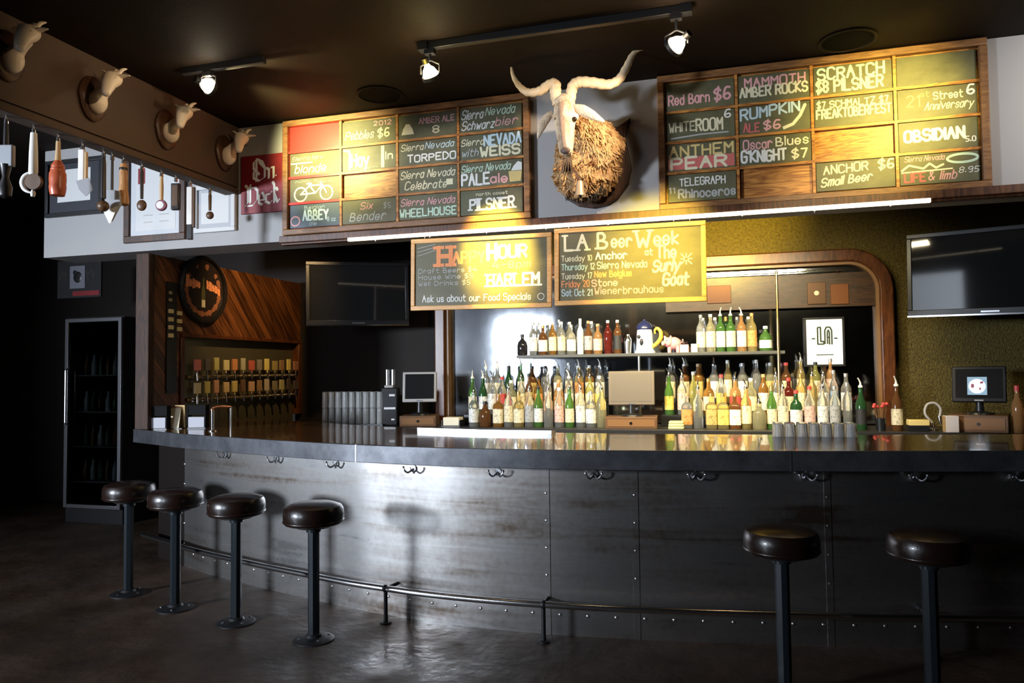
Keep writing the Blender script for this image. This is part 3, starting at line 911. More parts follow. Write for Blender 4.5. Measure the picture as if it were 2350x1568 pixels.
# ------------------------------------------------------------------ On Deck sign and framed prints on the header
t = thing('wall_sign', 'dark red wall sign reading On Deck in old lettering', 'sign', (-3.462, 5.0, 2.995))
box(-.187, .187, -.02, -.0005, -.232, .226).obj('sign_board', M_DKRED, t, bevel=.003)
OD = MB()
BLK = {'O': '24 06 08 19 38 46 43 22 03 05|19 12|28 46', 'n': '07 16 12|16 27 37 32 43', 'D': '09 18 48 57 54 32 12|18 13 02|29 23', 'e': '14 44 36 27 06 03 22 43', 'c': '37 26 06 03 22 33', 'k': '09 18 12|15 36 27|15 32 43'}
for ch, x, z, h, w in (('O', -.07, .02, .15, .10), ('n', .045, .035, .10, .085), ('D', -.145, -.17, .14, .11), ('e', -.022, -.17, .115, .055), ('c', .042, -.165, .11, .050), ('k', .100, -.16, .14, .060)):
    mb0 = GL.get(ch)
    GL[ch] = BLK[ch]
    write(OD, ch, x, z, h, w, width=.023 / h, y=-.0203, jit=0, nib=rad(38))
    GL[ch] = mb0
OD.obj('lettering', CH['white'], t, smooth=False)


def framed(label, x0, x1, z0, z1, fw, fm, matm, paper, marks=0, lip=.03):
    t = thing('picture_frame', label, 'framed print', ((x0 + x1) / 2, 5.0, (z0 + z1) / 2))
    w, h = (x1 - x0) / 2, (z1 - z0) / 2
    f = MB()
    f.box(-w, w, -lip, -.0005, h - fw, h).box(-w, w, -lip, -.0005, -h, -h + fw).box(-w, -w + fw, -lip, -.0005, -h + fw, h - fw).box(w - fw, w, -lip, -.0005, -h + fw, h - fw)
    f.obj('frame', fm, t, bevel=.004)
    box(-w + fw, w - fw, -.012, -.0005, -h + fw, h - fw).obj('mat_board', matm, t, smooth=False)
    a, b, c, d = paper
    box(a, b, -.0135, -.0121, c, d).obj('print', M_WHITE, t, smooth=False)
    if marks:
        m = MB()
        for i in range(2):
            for j in range(2):
                line(m, [(a + (b - a) * (.2 + .4 * i), c + (d - c) * (.12 + .10 * j)), (a + (b - a) * (.42 + .4 * i), c + (d - c) * (.12 + .10 * j))], .008, -.0136)
        m.obj('printed_lines', CH['grey'], t, smooth=False)
        m = MB().prism([(a + .02, d - .18), (a + .09, d - .18), (a + .09, d - .05), (a + .02, d - .05)], -.0146, -.0136)
        m.obj('printed_patch', M_DKRED, t, smooth=False)
    return t


framed('black-matted framed print at the end of the pale wall', -5.61, -5.0, 2.87, 3.36, .035, M_BLACK, mat('navy_mat', (0.012, 0.014, 0.022), 0.6), (-.18, .17, -.12, .16))
framed('large dark-framed print with a white mat', -4.775, -4.17, 2.60, 3.33, .055, M_PLAQUE, mat('grey_mat', (0.52, 0.53, 0.55), 0.7), (-.19, .20, -.27, .30), 1)
framed('smaller white-framed print beside the red sign', -4.09, -3.70, 2.64, 3.02, .035, M_WHITE, mat('pale_mat', (0.40, 0.41, 0.43), 0.7), (-.13, .13, -.12, .13))

# ------------------------------------------------------------------ goat trophy over the bar
pc = Vector((-0.852, 5.0, 2.935))
gt = thing('goat_trophy', 'large mounted goat head with long curling horns between the menu boards', 'trophy', pc)
k = 5.05 / F_PX
sh = [(-.25, .17), (-.17, .20), (-.06, .25), (0, .30), (.06, .25), (.17, .21), (.265, .27), (.235, .20), (.225, .12), (.25, 0), (.262, -.08), (.24, -.18), (.17, -.27), (.09, -.315), (0, -.33), (-.10, -.31), (-.19, -.25), (-.245, -.15), (-.255, -.02), (-.235, .08)]
MB().prism(sh, -.035, -.0005).obj('plaque', M_PLAQUE, gt, bevel=.01, smooth=False)
body = MB()
body.ball(Vector((-.02, -.12, -.02)), 1, 20, 14, (.215, .15, .26))
body.ball(Vector((-.07, -.17, -.11)), 1, 18, 12, (.16, .13, .17))
nk = [at(1372, 350, Y=4.88) - pc, at(1358, 320, Y=4.80) - pc, at(1334, 288, Y=4.70) - pc, at(1306, 262, Y=4.58) - pc]
body.tube(nk, [.19, .155, .105, .065], 18)
tb = body.obj('neck', M_FUR, gt)
rm = tb.modifiers.new('remesh', 'REMESH'); rm.mode = 'VOXEL'; rm.voxel_size = .016; rm.use_smooth_shade = True
smo = tb.modifiers.new('smooth', 'SMOOTH'); smo.iterations = 6
tf = MB()
rr = random.Random(5)


from mathutils import noise as mnoise


def tuft(mb, p, d, L, r, curl=0.5):
    """one curled lock of hair: a three-sided strand of four rings and a tip"""
    d = d.normalized()
    a = d.orthogonal().normalized()
    b = d.cross(a)
    side = (a * math.cos(p.x * 90) + b * math.sin(p.z * 80)) * curl
    k = len(mb.v)
    q = p.copy()
    for i, w in enumerate((1.0, .9, .65)):
        mb.v += [tuple(q + (a * math.cos(j * 2.1) + b * math.sin(j * 2.1)) * r * w) for j in range(3)]
        d = (d + side * .55 + Vector((0, 0, -.22))).normalized()
        q = q + d * L / 3
    mb.v.append(tuple(q))
    for i in range(2):
        for j in range(3):
            mb.f.append((k + i * 3 + j, k + i * 3 + (j + 1) % 3, k + i * 3 + 3 + (j + 1) % 3, k + i * 3 + 3 + j))
    for j in range(3):
        mb.f.append((k + 6 + j, k + 6 + (j + 1) % 3, k + 9))


for i in range(8000):
    a, t = rr.uniform(0, 2 * PI), math.acos(rr.uniform(-1, 1))
    n = Vector((math.sin(t) * math.cos(a), math.sin(t) * math.sin(a), math.cos(t)))
    if n.y > .25:
        continue
    c, s_ = (Vector((-.02, -.12, -.02)), (.213, .148, .258)) if i % 3 else (Vector((-.07, -.17, -.11)), (.158, .128, .168))
    p = c + Vector((n.x * s_[0], n.y * s_[1], n.z * s_[2]))
    w = mnoise.noise_vector(p * 13)
    tuft(tf, p, n * .55 + Vector((0, 0, -.5)) + w * 1.1, rr.uniform(.026, .044), rr.uniform(.0032, .0052), .9)
for i in range(1800):
    t = rr.uniform(0, .98)
    j = min(int(t * 3), 2)
    c = nk[j].lerp(nk[j + 1], t * 3 - j)
    r = lerp_list([.19, .155, .105, .065], 99)[int(t * 98)] * .98
    ax = (nk[j + 1] - nk[j]).normalized()
    o_ = ax.orthogonal().normalized()
    o2 = ax.cross(o_)
    a = rr.uniform(0, 2 * PI)
    n = o_ * math.cos(a) + o2 * math.sin(a)
    tuft(tf, c + n * r, n * .5 - ax * .5 + Vector((rr.uniform(-.4, .4), rr.uniform(-.2, .2), -.3)), rr.uniform(.022, .036), rr.uniform(.003, .005), .6)
o = tf.obj('fur_tufts', M_FUR, gt)
o['kind'] = 'stuff'
bt = MB()
for i in range(220):
    x = rr.uniform(-.16, .10)
    p = Vector((x, -.14 + rr.uniform(-.05, .03), -.26 + abs(x + .03) * .35))
    tuft(bt, p, Vector((rr.uniform(-.2, .2), -.1, -1)), rr.uniform(.05, .085), .005, .2)
o = bt.obj('lower_fringe', M_FURDK, gt)
o['label'] = 'dark hair fringe under the chest'
o['kind'] = 'stuff'
hd = MB()
h0, h1, h2, h3 = at(1296, 250, Y=4.52) - pc, at(1296, 280, Y=4.46) - pc, at(1297, 318, Y=4.41) - pc, at(1299, 350, Y=4.38) - pc
hd.tube([at(1294, 222, Y=4.56) - pc, at(1295, 234, Y=4.54) - pc, h0, h1, h2, at(1298, 338, Y=4.39) - pc, h3, at(1299, 357, Y=4.385) - pc], [.035, .058, .070, .068, .050, .045, .040, .018], 18, flat=(1.0, .95))
hd.tube([h1 + Vector((0, .05, -.03)), h2 + Vector((.004, .05, -.02)), h3 + Vector((.004, .04, -.012))], [.055, .040, .026], 14)
for s_, u in ((-1, 1276), (1, 1320)):
    hd.ball(at(u, 268, Y=4.475) - pc, .026)
ho = hd.obj('head', M_FACE, gt)
rm = ho.modifiers.new('remesh', 'REMESH'); rm.mode = 'VOXEL'; rm.voxel_size = .009; rm.use_smooth_shade = True
smo = ho.modifiers.new('smooth', 'SMOOTH'); smo.iterations = 4
for u in (1278, 1318):
    MB().ball(at(u, 274, Y=4.432) - pc, .016).obj('eye', mat('glass_eye', (0.02, 0.012, 0.006), 0.08), gt)
MB().ball(h3 + Vector((0, -.022, .006)), .030, sc=(1.0, .5, .75)).obj('nose', mat('goat_nose', (0.10, 0.065, 0.06), 0.5), gt)
MB().tube([h0 + Vector((-.005, -.060, .02)), h1 + Vector((0, -.060, 0)), h2 + Vector((.0, -.044, 0)), h3 + Vector((.0, -.032, .02))], [.022, .024, .016, .016], 10, flat=(1, .42)).obj('face_stripe', mat('face_stripe_hide', (0.26, 0.19, 0.15), 0.85, bump=(90, .6)), gt)
bd = MB()
for i in range(160):
    p = h3 + Vector((rr.uniform(-.022, .024), .03 + rr.uniform(-.02, .03), -.03))
    tuft(bd, p, Vector((rr.uniform(-.15, .25), rr.uniform(-.1, .2), -1)), rr.uniform(.06, .11), .0045, .15)
o = bd.obj('beard', mat('beard_hair', (0.17, 0.11, 0.07), 0.9), gt)
hornpts = (([(1280, 240, 4.55), (1275, 214, 4.54), (1273, 194, 4.535), (1258, 196, 4.53), (1238, 209, 4.53), (1212, 212, 4.53), (1192, 198, 4.53), (1178, 175, 4.53), (1173, 149, 4.53)], [.032, .037, .037, .032, .029, .025, .020, .014, .006]),
           ([(1308, 242, 4.55), (1311, 214, 4.54), (1316, 196, 4.535), (1332, 188, 4.53), (1362, 190, 4.53), (1396, 194, 4.53), (1421, 182, 4.53), (1438, 154, 4.53), (1450, 128, 4.53), (1464, 115, 4.53), (1483, 111, 4.53)], [.030, .034, .035, .034, .033, .031, .028, .024, .018, .012, .006]))
for pts, rr_ in hornpts:
    P = spline([at(u, v, Y=y) - pc for u, v, y in pts], 6)
    R_ = [q * (1 + .07 * math.sin(i * 1.9)) for i, q in enumerate(lerp_list(rr_, len(P)))]
    MB().tube(P, R_, 14, flat=(1, .9)).obj('horn', M_HORN, gt)
for pts, rr_ in (([(1268, 258, 4.53), (1254, 272, 4.53), (1243, 292, 4.52), (1234, 318, 4.52)], [.016, .030, .026, .005]), ([(1314, 246, 4.50), (1336, 253, 4.47), (1360, 265, 4.46), (1387, 280, 4.46)], [.018, .034, .028, .006])):
    MB().tube(spline([at(u, v, Y=y) - pc for u, v, y in pts], 5), lerp_list(rr_, 16), 12, flat=(.45, 1)).obj('ear', M_FACE, gt)
bp = at(1331, 433, Y=4.66) - pc
MB().lathe([(.012, .052), (.020, .046), (.026, .02), (.030, -.02), (.038, -.048), (.036, -.05), (.02, -.045)], 20, bp).obj('bell', mat('old_bell', (0.58, 0.42, 0.28), 0.45, metal=.5), gt)
MB().ball(bp + Vector((0, 0, -.053)), .012).obj('bell_clapper', M_BLACK, gt)
MB().tube(spline([bp + Vector((0, 0, .05)), bp + Vector((-.02, .0, .10)), bp + Vector((-.06, .03, .15))], 5), .008, 8, flat=(1, .5)).obj('bell_strap', mat('strap_leather', (0.10, 0.05, 0.03), 0.6), gt)

# ------------------------------------------------------------------ four ceramic goat busts on the beam


def bust(label, loc):
    t = thing('goat_bust', label, 'goat bust', loc, group='ceramic goat busts on the beam')
    p = MB()
    rs = []
    for r, x in ((1.0, .0005), (1.0, .018), (.88, .03)):
        rs.append([(x, r * .105 * math.cos(2 * PI * i / 28) * (1 if math.sin(2 * PI * i / 28) > 0 else .93), -.005 + r * .138 * math.sin(2 * PI * i / 28)) for i in range(28)])
    p.rings(rs).obj('plaque', M_PLAQUE, t)
    b = MB()
    b.ball((.045, 0, -.028), 1, 16, 10, (.060, .056, .072))
    b.tube([(.05, 0, .0), (.095, .005, .04), (.135, .01, .075)], [.046, .036, .034], 14)
    b.tube([(.165, .045, .100), (.168, .015, .106), (.176, -.03, .084), (.192, -.068, .038), (.205, -.092, -.008), (.212, -.104, -.034), (.214, -.108, -.044)], [.022, .046, .052, .039, .030, .024, .010], 14)
    o = b.obj('bust', M_CERAM, t)
    rm = o.modifiers.new('remesh', 'REMESH'); rm.mode = 'VOXEL'; rm.voxel_size = .007; rm.use_smooth_shade = True
    sm_ = o.modifiers.new('smooth', 'SMOOTH'); sm_.iterations = 2
    for pts in ([(.198, .0, .100), (.235, .0, .110), (.284, .0, .106)], [(.138, .005, .114), (.118, .0, .137), (.088, -.01, .160)]):
        MB().tube(spline(pts, 4), lerp_list([.013, .019, .005], 9), 10, flat=(1, .55)).obj('ear', M_CERAM, t)
    for x in (.154, .184):
        MB().tube(spline([(x, .015, .132), (x + (x - .169) * .6, .035, .165), (x + (x - .169) * 1.4, .06, .180)], 4), lerp_list([.014, .011, .004], 9), 10).obj('horn', M_CERAM, t)
    for x in (.134, .222):
        MB().ball((x + (.178 - x) * .10, -.048, .080), .008).obj('eye', M_PLAQUE, t)
    return t


b0 = bust('ceramic goat bust cut off by the edge of the photo', at(14, 128, X=-3.685))
copy_tree(b0, at(210, 226, X=-3.685), label='ceramic goat bust above the red barrel tap handle, second along the beam')
copy_tree(b0, at(379, 297, X=-3.685), label='ceramic goat bust third along the beam, above the dark framed print')
copy_tree(b0, at(513, 351, X=-3.685), label='ceramic goat bust closest to the red On Deck sign')

# ------------------------------------------------------------------ collected tap handles hanging under the beam
HX = -3.742
k_h = lambda y: 1.0
hm = {'black': mat('handle_black', (0.018, 0.016, 0.016), 0.35), 'white': mat('handle_white', (0.72, 0.70, 0.66), 0.4), 'red': mat('handle_red', (0.46, 0.10, 0.045), 0.35),
      'wood': wood_mat('handle_wood', (0.36, 0.17, 0.06), (0.55, 0.30, 0.13), scale=(30, 30, 4)), 'brown': mat('handle_brown', (0.09, 0.045, 0.02), 0.4), 'grey': mat('handle_grey', (0.28, 0.29, 0.31), 0.4),
      'tan': mat('handle_tan', (0.50, 0.34, 0.18), 0.4), 'plum': mat('handle_plum', (0.20, 0.06, 0.09), 0.4), 'gold': M_BRASS}


def handle(label, u, vt, vb, build, dy=0.0):
    p = at(u, vt, X=HX)
    L = max(p.z - at(u, vb, X=HX).z, .12)
    top = 2.928
    t = thing('tap_handle', label, 'tap handle', (HX, p.y + dy, top), (0, 0, rad(15)), group='tap handles hung under the beam')
    MB().lathe([(.006, 0), (.006, -.02), (.011, -.022), (.013, -.045), (.008, -.047)][::-1], 14).obj('ferrule', M_CHROME, t)
    build(t, L)
    return t


def prof(t, name, m, pts, L, n=16, sq=None):
    MB().lathe([(r, -.045 - z * (L - .045)) for r, z in pts][::-1], n, sq=sq).obj(name, m, t)


def b_square(t, L):
    prof(t, 'shaft', hm['black'], [(.012, 0), (.014, .32)], L)
    box(-.045, .045, -.016, .016, -.62 * L, -.36 * L).obj('badge', hm['grey'], t, bevel=.006)
    prof(t, 'lower_grip', hm['black'], [(.03, .55), (.016, .72), (.034, .86), (.03, .97), (.012, 1)], L)


def b_moon(t, L):
    prof(t, 'shaft', hm['white'], [(.017, 0), (.022, .3), (.024, .62), (.02, .66)], L)
    c = -.045 - .78 * (L - .045)
    MB().lathe([(.002, -.012), (.045, -.012), (.045, .012), (.002, .012)], 24).xf(Matrix.Rotation(PI / 2, 4, 'X')).obj('disc', hm['brown'], t, loc=(.014, -.012, c))
    pts = [(-.002 + .058 * math.cos(a), -.004, c + .058 * math.sin(a)) for a in [rad(100 + i * 13.5) for i in range(13)]]
    MB().tube(pts, lerp_list([.005, .012, .014, .012, .005], 13), 10).obj('crescent_moon', hm['white'], t)
    prof(t, 'tip', hm['white'], [(.008, .9), (.014, .95), (.010, 1)], L)


def b_barrel(t, L):
    prof(t, 'neck', hm['tan'], [(.012, 0), (.014, .2), (.018, .38)], L)
    prof(t, 'body', hm['red'], [(.018, .36), (.030, .42), (.036, .46), (.034, .49), (.040, .52), (.038, .55), (.045, .6), (.046, .72), (.044, .8), (.046, .84), (.043, .93), (.038, 1)], L, 20)


def b_blade(t, L):
    box(-.022, .014, -.012, .012, -.045 - .92 * (L - .045), -.045).obj('plank', hm['white'], t, bevel=.004)
    box(.0145, .030, -.010, .010, -.85 * L, -.06).obj('side_plank', hm['tan'], t, bevel=.003)
    MB().prism([(-.03, -.80 * L), (.05, -.74 * L), (.075, -1.0 * L), (.03, -1.12 * L), (-.01, -.98 * L)], -.016, -.0125).obj('blade', hm['grey'], t)


def b_ball(t, L):
    prof(t, 'shaft', hm['black'], [(.010, 0), (.015, .12), (.017, .75)], L)
    MB().ball((0, 0, -.9 * L), .036).obj('ball', hm['brown'], t)


def b_wing(t, L):
    prof(t, 'shaft', hm['black'], [(.008, 0), (.009, .55)], L)
    MB().prism([(-.055, -.52 * L), (.05, -.56 * L), (.06, -.75 * L), (.0, -1.0 * L), (-.03, -.86 * L)], -.010, .010).obj('pointed_wing', hm['grey'], t, bevel=.003)
    MB().prism([(-.06, -.80 * L), (.0, -.82 * L), (.045, -.78 * L), (.0, -1.03 * L), (-.01, -1.03 * L)], -.0135, -.0105).obj('white_point', hm['white'], t)


def b_flared(t, L):
    prof(t, 'body', hm['wood'], [(.016, 0), (.022, .05), (.025, .3), (.024, .5), (.030, .7), (.036, .88), (.034, .97), (.02, 1)], L, 18)
    prof(t, 'collar', hm['black'], [(.0255, .10), (.0262, .12), (.0262, .14), (.0255, .16)], L, 18)


def b_spoon(t, L):
    prof(t, 'shaft', hm['black'], [(.008, 0), (.012, .1), (.010, .7)], L)
    MB().ball((0, 0, -.88 * L), .034, sc=(1, .5, 1.1)).obj('paddle', hm['brown'], t)


def b_round(t, L):
    prof(t, 'shaft', hm['tan'], [(.010, 0), (.014, .3), (.012, .7)], L)
    MB().lathe([(.002, -.012), (.036, -.012), (.040, 0), (.036, .012), (.002, .012)], 22).xf(Matrix.Rotation(PI / 2, 4, 'X')).obj('round_badge', hm['plum'], t, loc=(0, 0, -.86 * L))
    MB().lathe([(.002, -.002), (.026, -.002), (.026, .002), (.002, .002)], 22).xf(Matrix.Rotation(PI / 2, 4, 'X')).obj('badge_face', hm['white'], t, loc=(-.004, -.0125, -.86 * L))


def b_block(t, L):
    box(-.030, .030, -.018, .018, -L, -.06).obj('block', hm['black'], t, bevel=.006)
    box(-.020, .020, -.0205, -.0181, -.9 * L, -.3 * L).obj('label_plate', hm['brown'], t)


def b_paddle(t, L):
    box(-.024, .016, -.011, .011, -.75 * L, -.05).obj('white_paddle', hm['white'], t, bevel=.003)
    box(.017, .036, -.011, .011, -.80 * L, -.05).obj('brown_edge', hm['brown'], t, bevel=.003)
    box(-.022, .018, -.014, .014, -L, -.752 * L).obj('dark_foot', hm['black'], t, bevel=.003)


def b_thin(t, L):
    prof(t, 'shaft', hm['brown'], [(.008, 0), (.013, .1), (.011, .65)], L)
    MB().ball((0, 0, -.86 * L), .030, sc=(1, .6, 1)).obj('knob', hm['brown'], t)


def b_rod(t, L):
    box(-.014, .014, -.012, .012, -L, -.05).obj('rod', hm['brown'], t, bevel=.003)
    box(-.034, -.0145, -.008, .008, -.75 * L, -.3 * L).obj('side_fin', hm['grey'], t, bevel=.002)


for lab, u, vt, vb, fn in (
    ('black tap handle with a square grey badge, at the photo edge', 15, 250, 440, b_square),
    ('white tap handle with a crescent moon and brown disc', 78, 278, 442, b_moon),
    ('red ribbed barrel-shaped tap handle', 134, 300, 442, b_barrel),
    ('white plank tap handle with a grey blade at its foot', 190, 320, 432, b_blade),
    ('thin black tap handle ending in a brown ball', 238, 338, 482, b_ball),
    ('tap handle ending in a white pointed wing', 258, 350, 508, b_wing),
    ('flared carved wooden tap handle', 284, 356, 468, b_flared),
    ('thin black tap handle with a brown spoon-shaped paddle', 326, 376, 486, b_spoon),
    ('tan tap handle with a round plum badge', 371, 388, 482, b_round),
    ('dark block-shaped tap handle before the framed print', 404, 406, 486, b_block),
    ('white flat paddle tap handle with a black foot', 437, 416, 552, b_paddle),
    ('thin brown tap handle before the white-framed print', 482, 440, 515, b_thin),
    ('dark rod-shaped tap handle closest to the header wall', 540, 446, 532, b_rod)):
    handle(lab, u, vt, vb, fn)

# ------------------------------------------------------------------ track lights
def spot_head(label, p, target, energy, color, size=34, blend=.6, glow=40, leak=2.2):
    """open gimbal lamp: the glass of the reflector bulb glows on every side"""
    p, tg = Vector(p), Vector(target)
    t = thing('track_spotlight', label, 'spotlight', p)
    d = (tg - p).normalized()
    q = d.to_track_quat('-Z', 'Y').to_matrix().to_4x4()
    MB().lathe([(.050, -.030), (.056, -.030), (.056, -.008), (.050, -.008), (.050, -.030)], 24).xf(q).obj('gimbal_ring', M_BLACKM, t)
    MB().lathe([(.003, -.012), (.046, -.014), (.048, -.006), (.036, .025), (.018, .045), (.014, .060), (.003, .061)][::-1], 20).xf(q).obj('bulb', mat('bulb_glow_%d' % glow, (1, .9, .75), .3, emit=(1, .84, .60), es=glow), t)
    MB().lathe([(.014, .0612), (.020, .063), (.020, .095), (.003, .096)][::-1], 14).xf(q).obj('lamp_socket', M_BLACKM, t)
    up_ = Vector((0, 0, CEIL - .045 - p.z))
    MB().cyl(Vector((0, 0, .075)), up_, .008).tube([(-.060, 0, .0), (-.060, 0, .05), (0, 0, .082), (.060, 0, .05), (.060, 0, 0)], .006, 8).obj('yoke', M_BLACKM, t)
    box(-.03, .03, -.02, .02, up_.z - .03, up_.z).obj('adapter', M_BLACKM, t)
    lamp('spot_beam', 'SPOT', p + d * .07, energy, color, p + d, spot_size=rad(size), spot_blend=blend, shadow_soft_size=.03)
    if leak:
        lamp('bulb_side_light', 'POINT', p - d * .02 + Vector((0, -.075, -.02)), leak, color, shadow_soft_size=.03)
    return t


tr = thing('light_track', 'black light track running across the ceiling over the bar', 'light track', (-.93, 4.03, CEIL))
ta, tb2 = at(985, 97, Z=CEIL - .02), at(1552, 16, Z=CEIL - .02)
MB().box(ta.x - .05, tb2.x + .05, 4.01, 4.05, CEIL - .045, CEIL - .001).obj('rail', M_BLACKM, tr, world=True, bevel=.003)
for x in (ta.x - .05, tb2.x + .05):
    box(x - .03, x + .03, 4.0, 4.06, CEIL - .05, CEIL - .001).obj('end_feed', M_BLACKM, tr, world=True)
tr = thing('light_track', 'short dark light track near the ceiling beam', 'light track', (-3.1, 3.91, CEIL))
MB().box(-3.3, -2.7, 3.89, 3.93, CEIL - .04, CEIL - .001).obj('rail', M_BLACKM, tr, world=True)
spot_head('small glowing spotlight beside the ceiling beam', (-3.11, 3.91, 3.33), (-2.86, 5.0, 3.20), 300, (1.0, .90, .40), 62, 1.0, leak=0)
lamp('reflector_side_beam', 'SPOT', (-3.04, 3.91, 3.385), 60, (1.0, .78, .36), (-2.2, 4.12, 3.47), spot_size=rad(44), spot_blend=1.0, shadow_soft_size=.015)
spot_head('glowing spotlight on the lower end of the light track', (-1.652, 4.03, 3.27), (-1.54, 4.93, 2.38), 1700, GOLD, 29, 1.0)
spot_head('glowing spotlight on the upper end of the light track', (-.225, 4.03, 3.25), (-.95, 4.62, 2.95), 105, (1.0, .76, .50), 64, .9)
for u, v, lab in ((872, 217, 'round ceiling grille above the red-columned board'), (1945, 92, 'round ceiling grille above the oak-slotted board')):
    p = at(u, v, Z=CEIL)
    t = thing('ceiling_speaker', lab, 'ceiling speaker', (p.x, p.y, CEIL))
    MB().lathe([(.155, -.001), (.165, -.008), (.150, -.012), (.145, -.003)], 32).obj('trim_ring', M_CEIL, t)
    MB().lathe([(.002, -.004), (.144, -.004), (.144, -.002), (.002, -.002)], 32).obj('grille', mat('grille_cloth', (.004, .003, .002), .9, spec=.1), t)
# board and bottle lamps of the same kind further along, just out of the photo
lamp('spot_beam', 'SPOT', (1.25, 3.85, 3.25), 260, (1.0, .80, .20), (.95, 5.0, 3.06), spot_size=rad(58), spot_blend=1.0, shadow_soft_size=.03)
lamp('spot_beam', 'SPOT', (.75, 3.0, 3.3), 150, (1.0, .78, .42), (.60, 6.7, 1.25), spot_size=rad(36), spot_blend=.8, shadow_soft_size=.03)
lamp('spot_beam', 'SPOT', (-.25, 3.1, 3.3), 1150, GOLD, (-.45, 4.95, 2.20), spot_size=rad(28), spot_blend=1.0, shadow_soft_size=.03)
lamp('spot_beam', 'SPOT', (2.75, 3.85, 3.25), 140, (1.0, .92, .84), (2.1, 5.0, 3.0), spot_size=rad(70), spot_blend=1.0, shadow_soft_size=.03)  # unseen lamp added to brighten the pale end wall
lamp('stool_fill', 'SPOT', (.50, 3.35, 3.42), 9, (1.0, .62, .28), (.50, 3.75, .76), spot_size=rad(50), spot_blend=1.0, shadow_soft_size=.05)  # unseen fill added for the warm highlights on the dark stools
lamp('stool_fill', 'SPOT', (-2.2, 3.3, 3.42), 8, (1.0, .66, .32), (-2.4, 4.3, 1.0), spot_size=rad(60), spot_blend=1.0, shadow_soft_size=.05)  # second added fill, no fixture, for the seats by the bright panel
lamp('bar_top_fill', 'SPOT', (-.9, 3.4, 3.42), 70, (1.0, .70, .34), (-1.0, 4.85, 1.07), spot_size=rad(44), spot_blend=1.0, shadow_soft_size=.05)  # invented light that warms the bar top, no fixture hangs there
lamp('bust_fill', 'SPOT', (-1.3, 2.9, 3.32), 75, (1.0, .70, .42), (-3.66, 3.95, 3.16), spot_size=rad(50), spot_blend=.8, shadow_soft_size=.04)  # added out of view to lift the goat busts off the beam
# downlight hidden behind the header, over the beer taps
lamp('tap_wall_light', 'SPOT', (-3.35, 5.45, 2.85), 120, (1.0, .64, .28), (-4.5, 6.45, 2.05), spot_size=rad(75), spot_blend=1.0, shadow_soft_size=.03)
# lamp bar fixed behind the header, over the bottles
lb = thing('header_lamp_bar', 'slim lamp bar hidden behind the header above the bottles', 'light', (-.9, 5.36, 2.6))
box(-1.7, .9, 5.333, 5.39, 2.60, 2.66).obj('housing', M_BLACKM, lb, world=True)
lamp('lamp_bar_light', 'AREA', (-.4, 5.40, 2.59), 66, (1.0, .84, .50), (-.4, 6.95, 1.45), shape='RECTANGLE', size=2.4, size_y=.05, spread=rad(105))
lamp('lamp_bar_wall_spot', 'SPOT', (-.05, 5.42, 2.62), 420, GOLD, (.0, 7.2, 2.82), spot_size=rad(52), spot_blend=1.0, shadow_soft_size=.03)

# ------------------------------------------------------------------ the bar
EDGE = spline([(-4.66, 4.975, 0), (-4.25, 4.79, 0), (-3.87, 4.615, 0), (-3.18, 4.375, 0), (-2.52, 4.175, 0), (-2.17, 4.085, 0), (-1.62, 4.0, 0), (-1.0, 3.985, 0), (-.39, 4.04, 0), (.27, 4.135, 0), (.8, 4.225, 0), (1.43, 4.355, 0), (2.6, 4.61, 0)], 8)
NRM = []
for i in range(len(EDGE)):
    d = (EDGE[min(i + 1, len(EDGE) - 1)] - EDGE[max(i - 1, 0)]).normalized()
    NRM.append(Vector((-d.y, d.x, 0)))          # points behind the bar


def off(d):
    return [p + n * d for p, n in zip(EDGE, NRM)]


def ribbon(mb, pa, pb, z0, z1):
    n = len(pa)
    k = len(mb.v)
    for z in (z0, z1):
        mb.v += [(p.x, p.y, z) for p in pa] + [(p.x, p.y, z) for p in pb]
    a, b, c, d = k, k + n, k + 2 * n, k + 3 * n
    for i in range(n - 1):
        mb.f += [(a + i, a + i + 1, c + i + 1, c + i), (c + i, c + i + 1, d + i + 1, d + i), (d + i, d + i + 1, b + i + 1, b + i), (b + i, b + i + 1, a + i + 1, a + i)]
    mb.f += [(a, c, d, b), (a + n - 1, b + n - 1, d + n - 1, c + n - 1)]
    return mb


BT = 1.07
bar = thing('bar_counter', 'long curved bar with a dark wooden top and riveted steel front', 'bar', (-1.2, 4.6, 0))
back = spline([(-4.49, 5.0, 0), (-4.49, 5.7, 0), (-4.40, 6.2, 0), (-3.7, 6.0, 0), (-2.9, 5.62, 0), (-2.16, 5.30, 0), (-1.6, 5.17, 0), (-1.1, 5.12, 0), (-.4, 5.12, 0), (.2, 5.16, 0), (.875, 5.24, 0), (1.5, 5.36, 0), (2.45, 5.58, 0)], 8)
ribbon(MB(), off(.02), back, BT - .045, BT).obj('bar_top', M_BARWOOD, bar, world=True, bevel=.004)
ribbon(MB(), off(0), off(.0195), BT - .105, BT + .001).obj('edge_band', M_EDGE, bar, world=True, bevel=.003)
ribbon(MB(), off(.02), off(.40), BT - .105, BT - .0455).obj('top_underside', M_DKWOOD, bar, world=True)


def nearest(u, pts, z):
    best = None
    for i in range(len(pts) - 1):
        for k in range(6):
            p = pts[i].lerp(pts[i + 1], k / 6)
            r = Vector((p.x, p.y, z)) - CAMP
            uu = 1175 + F_PX * r.dot(RT) / r.dot(FW)
            if best is None or abs(uu - u) < best[0]:
                best = (abs(uu - u), p, i, k / 6, NRM[i])
    return best


def cut(pts, u0, u1, z=.6):
    a, b = nearest(u0, pts, z), nearest(u1, pts, z)
    return [a[1]] + pts[a[2] + 1:b[2] + 1] + [b[1]], a[2] + a[3], b[2] + b[3]


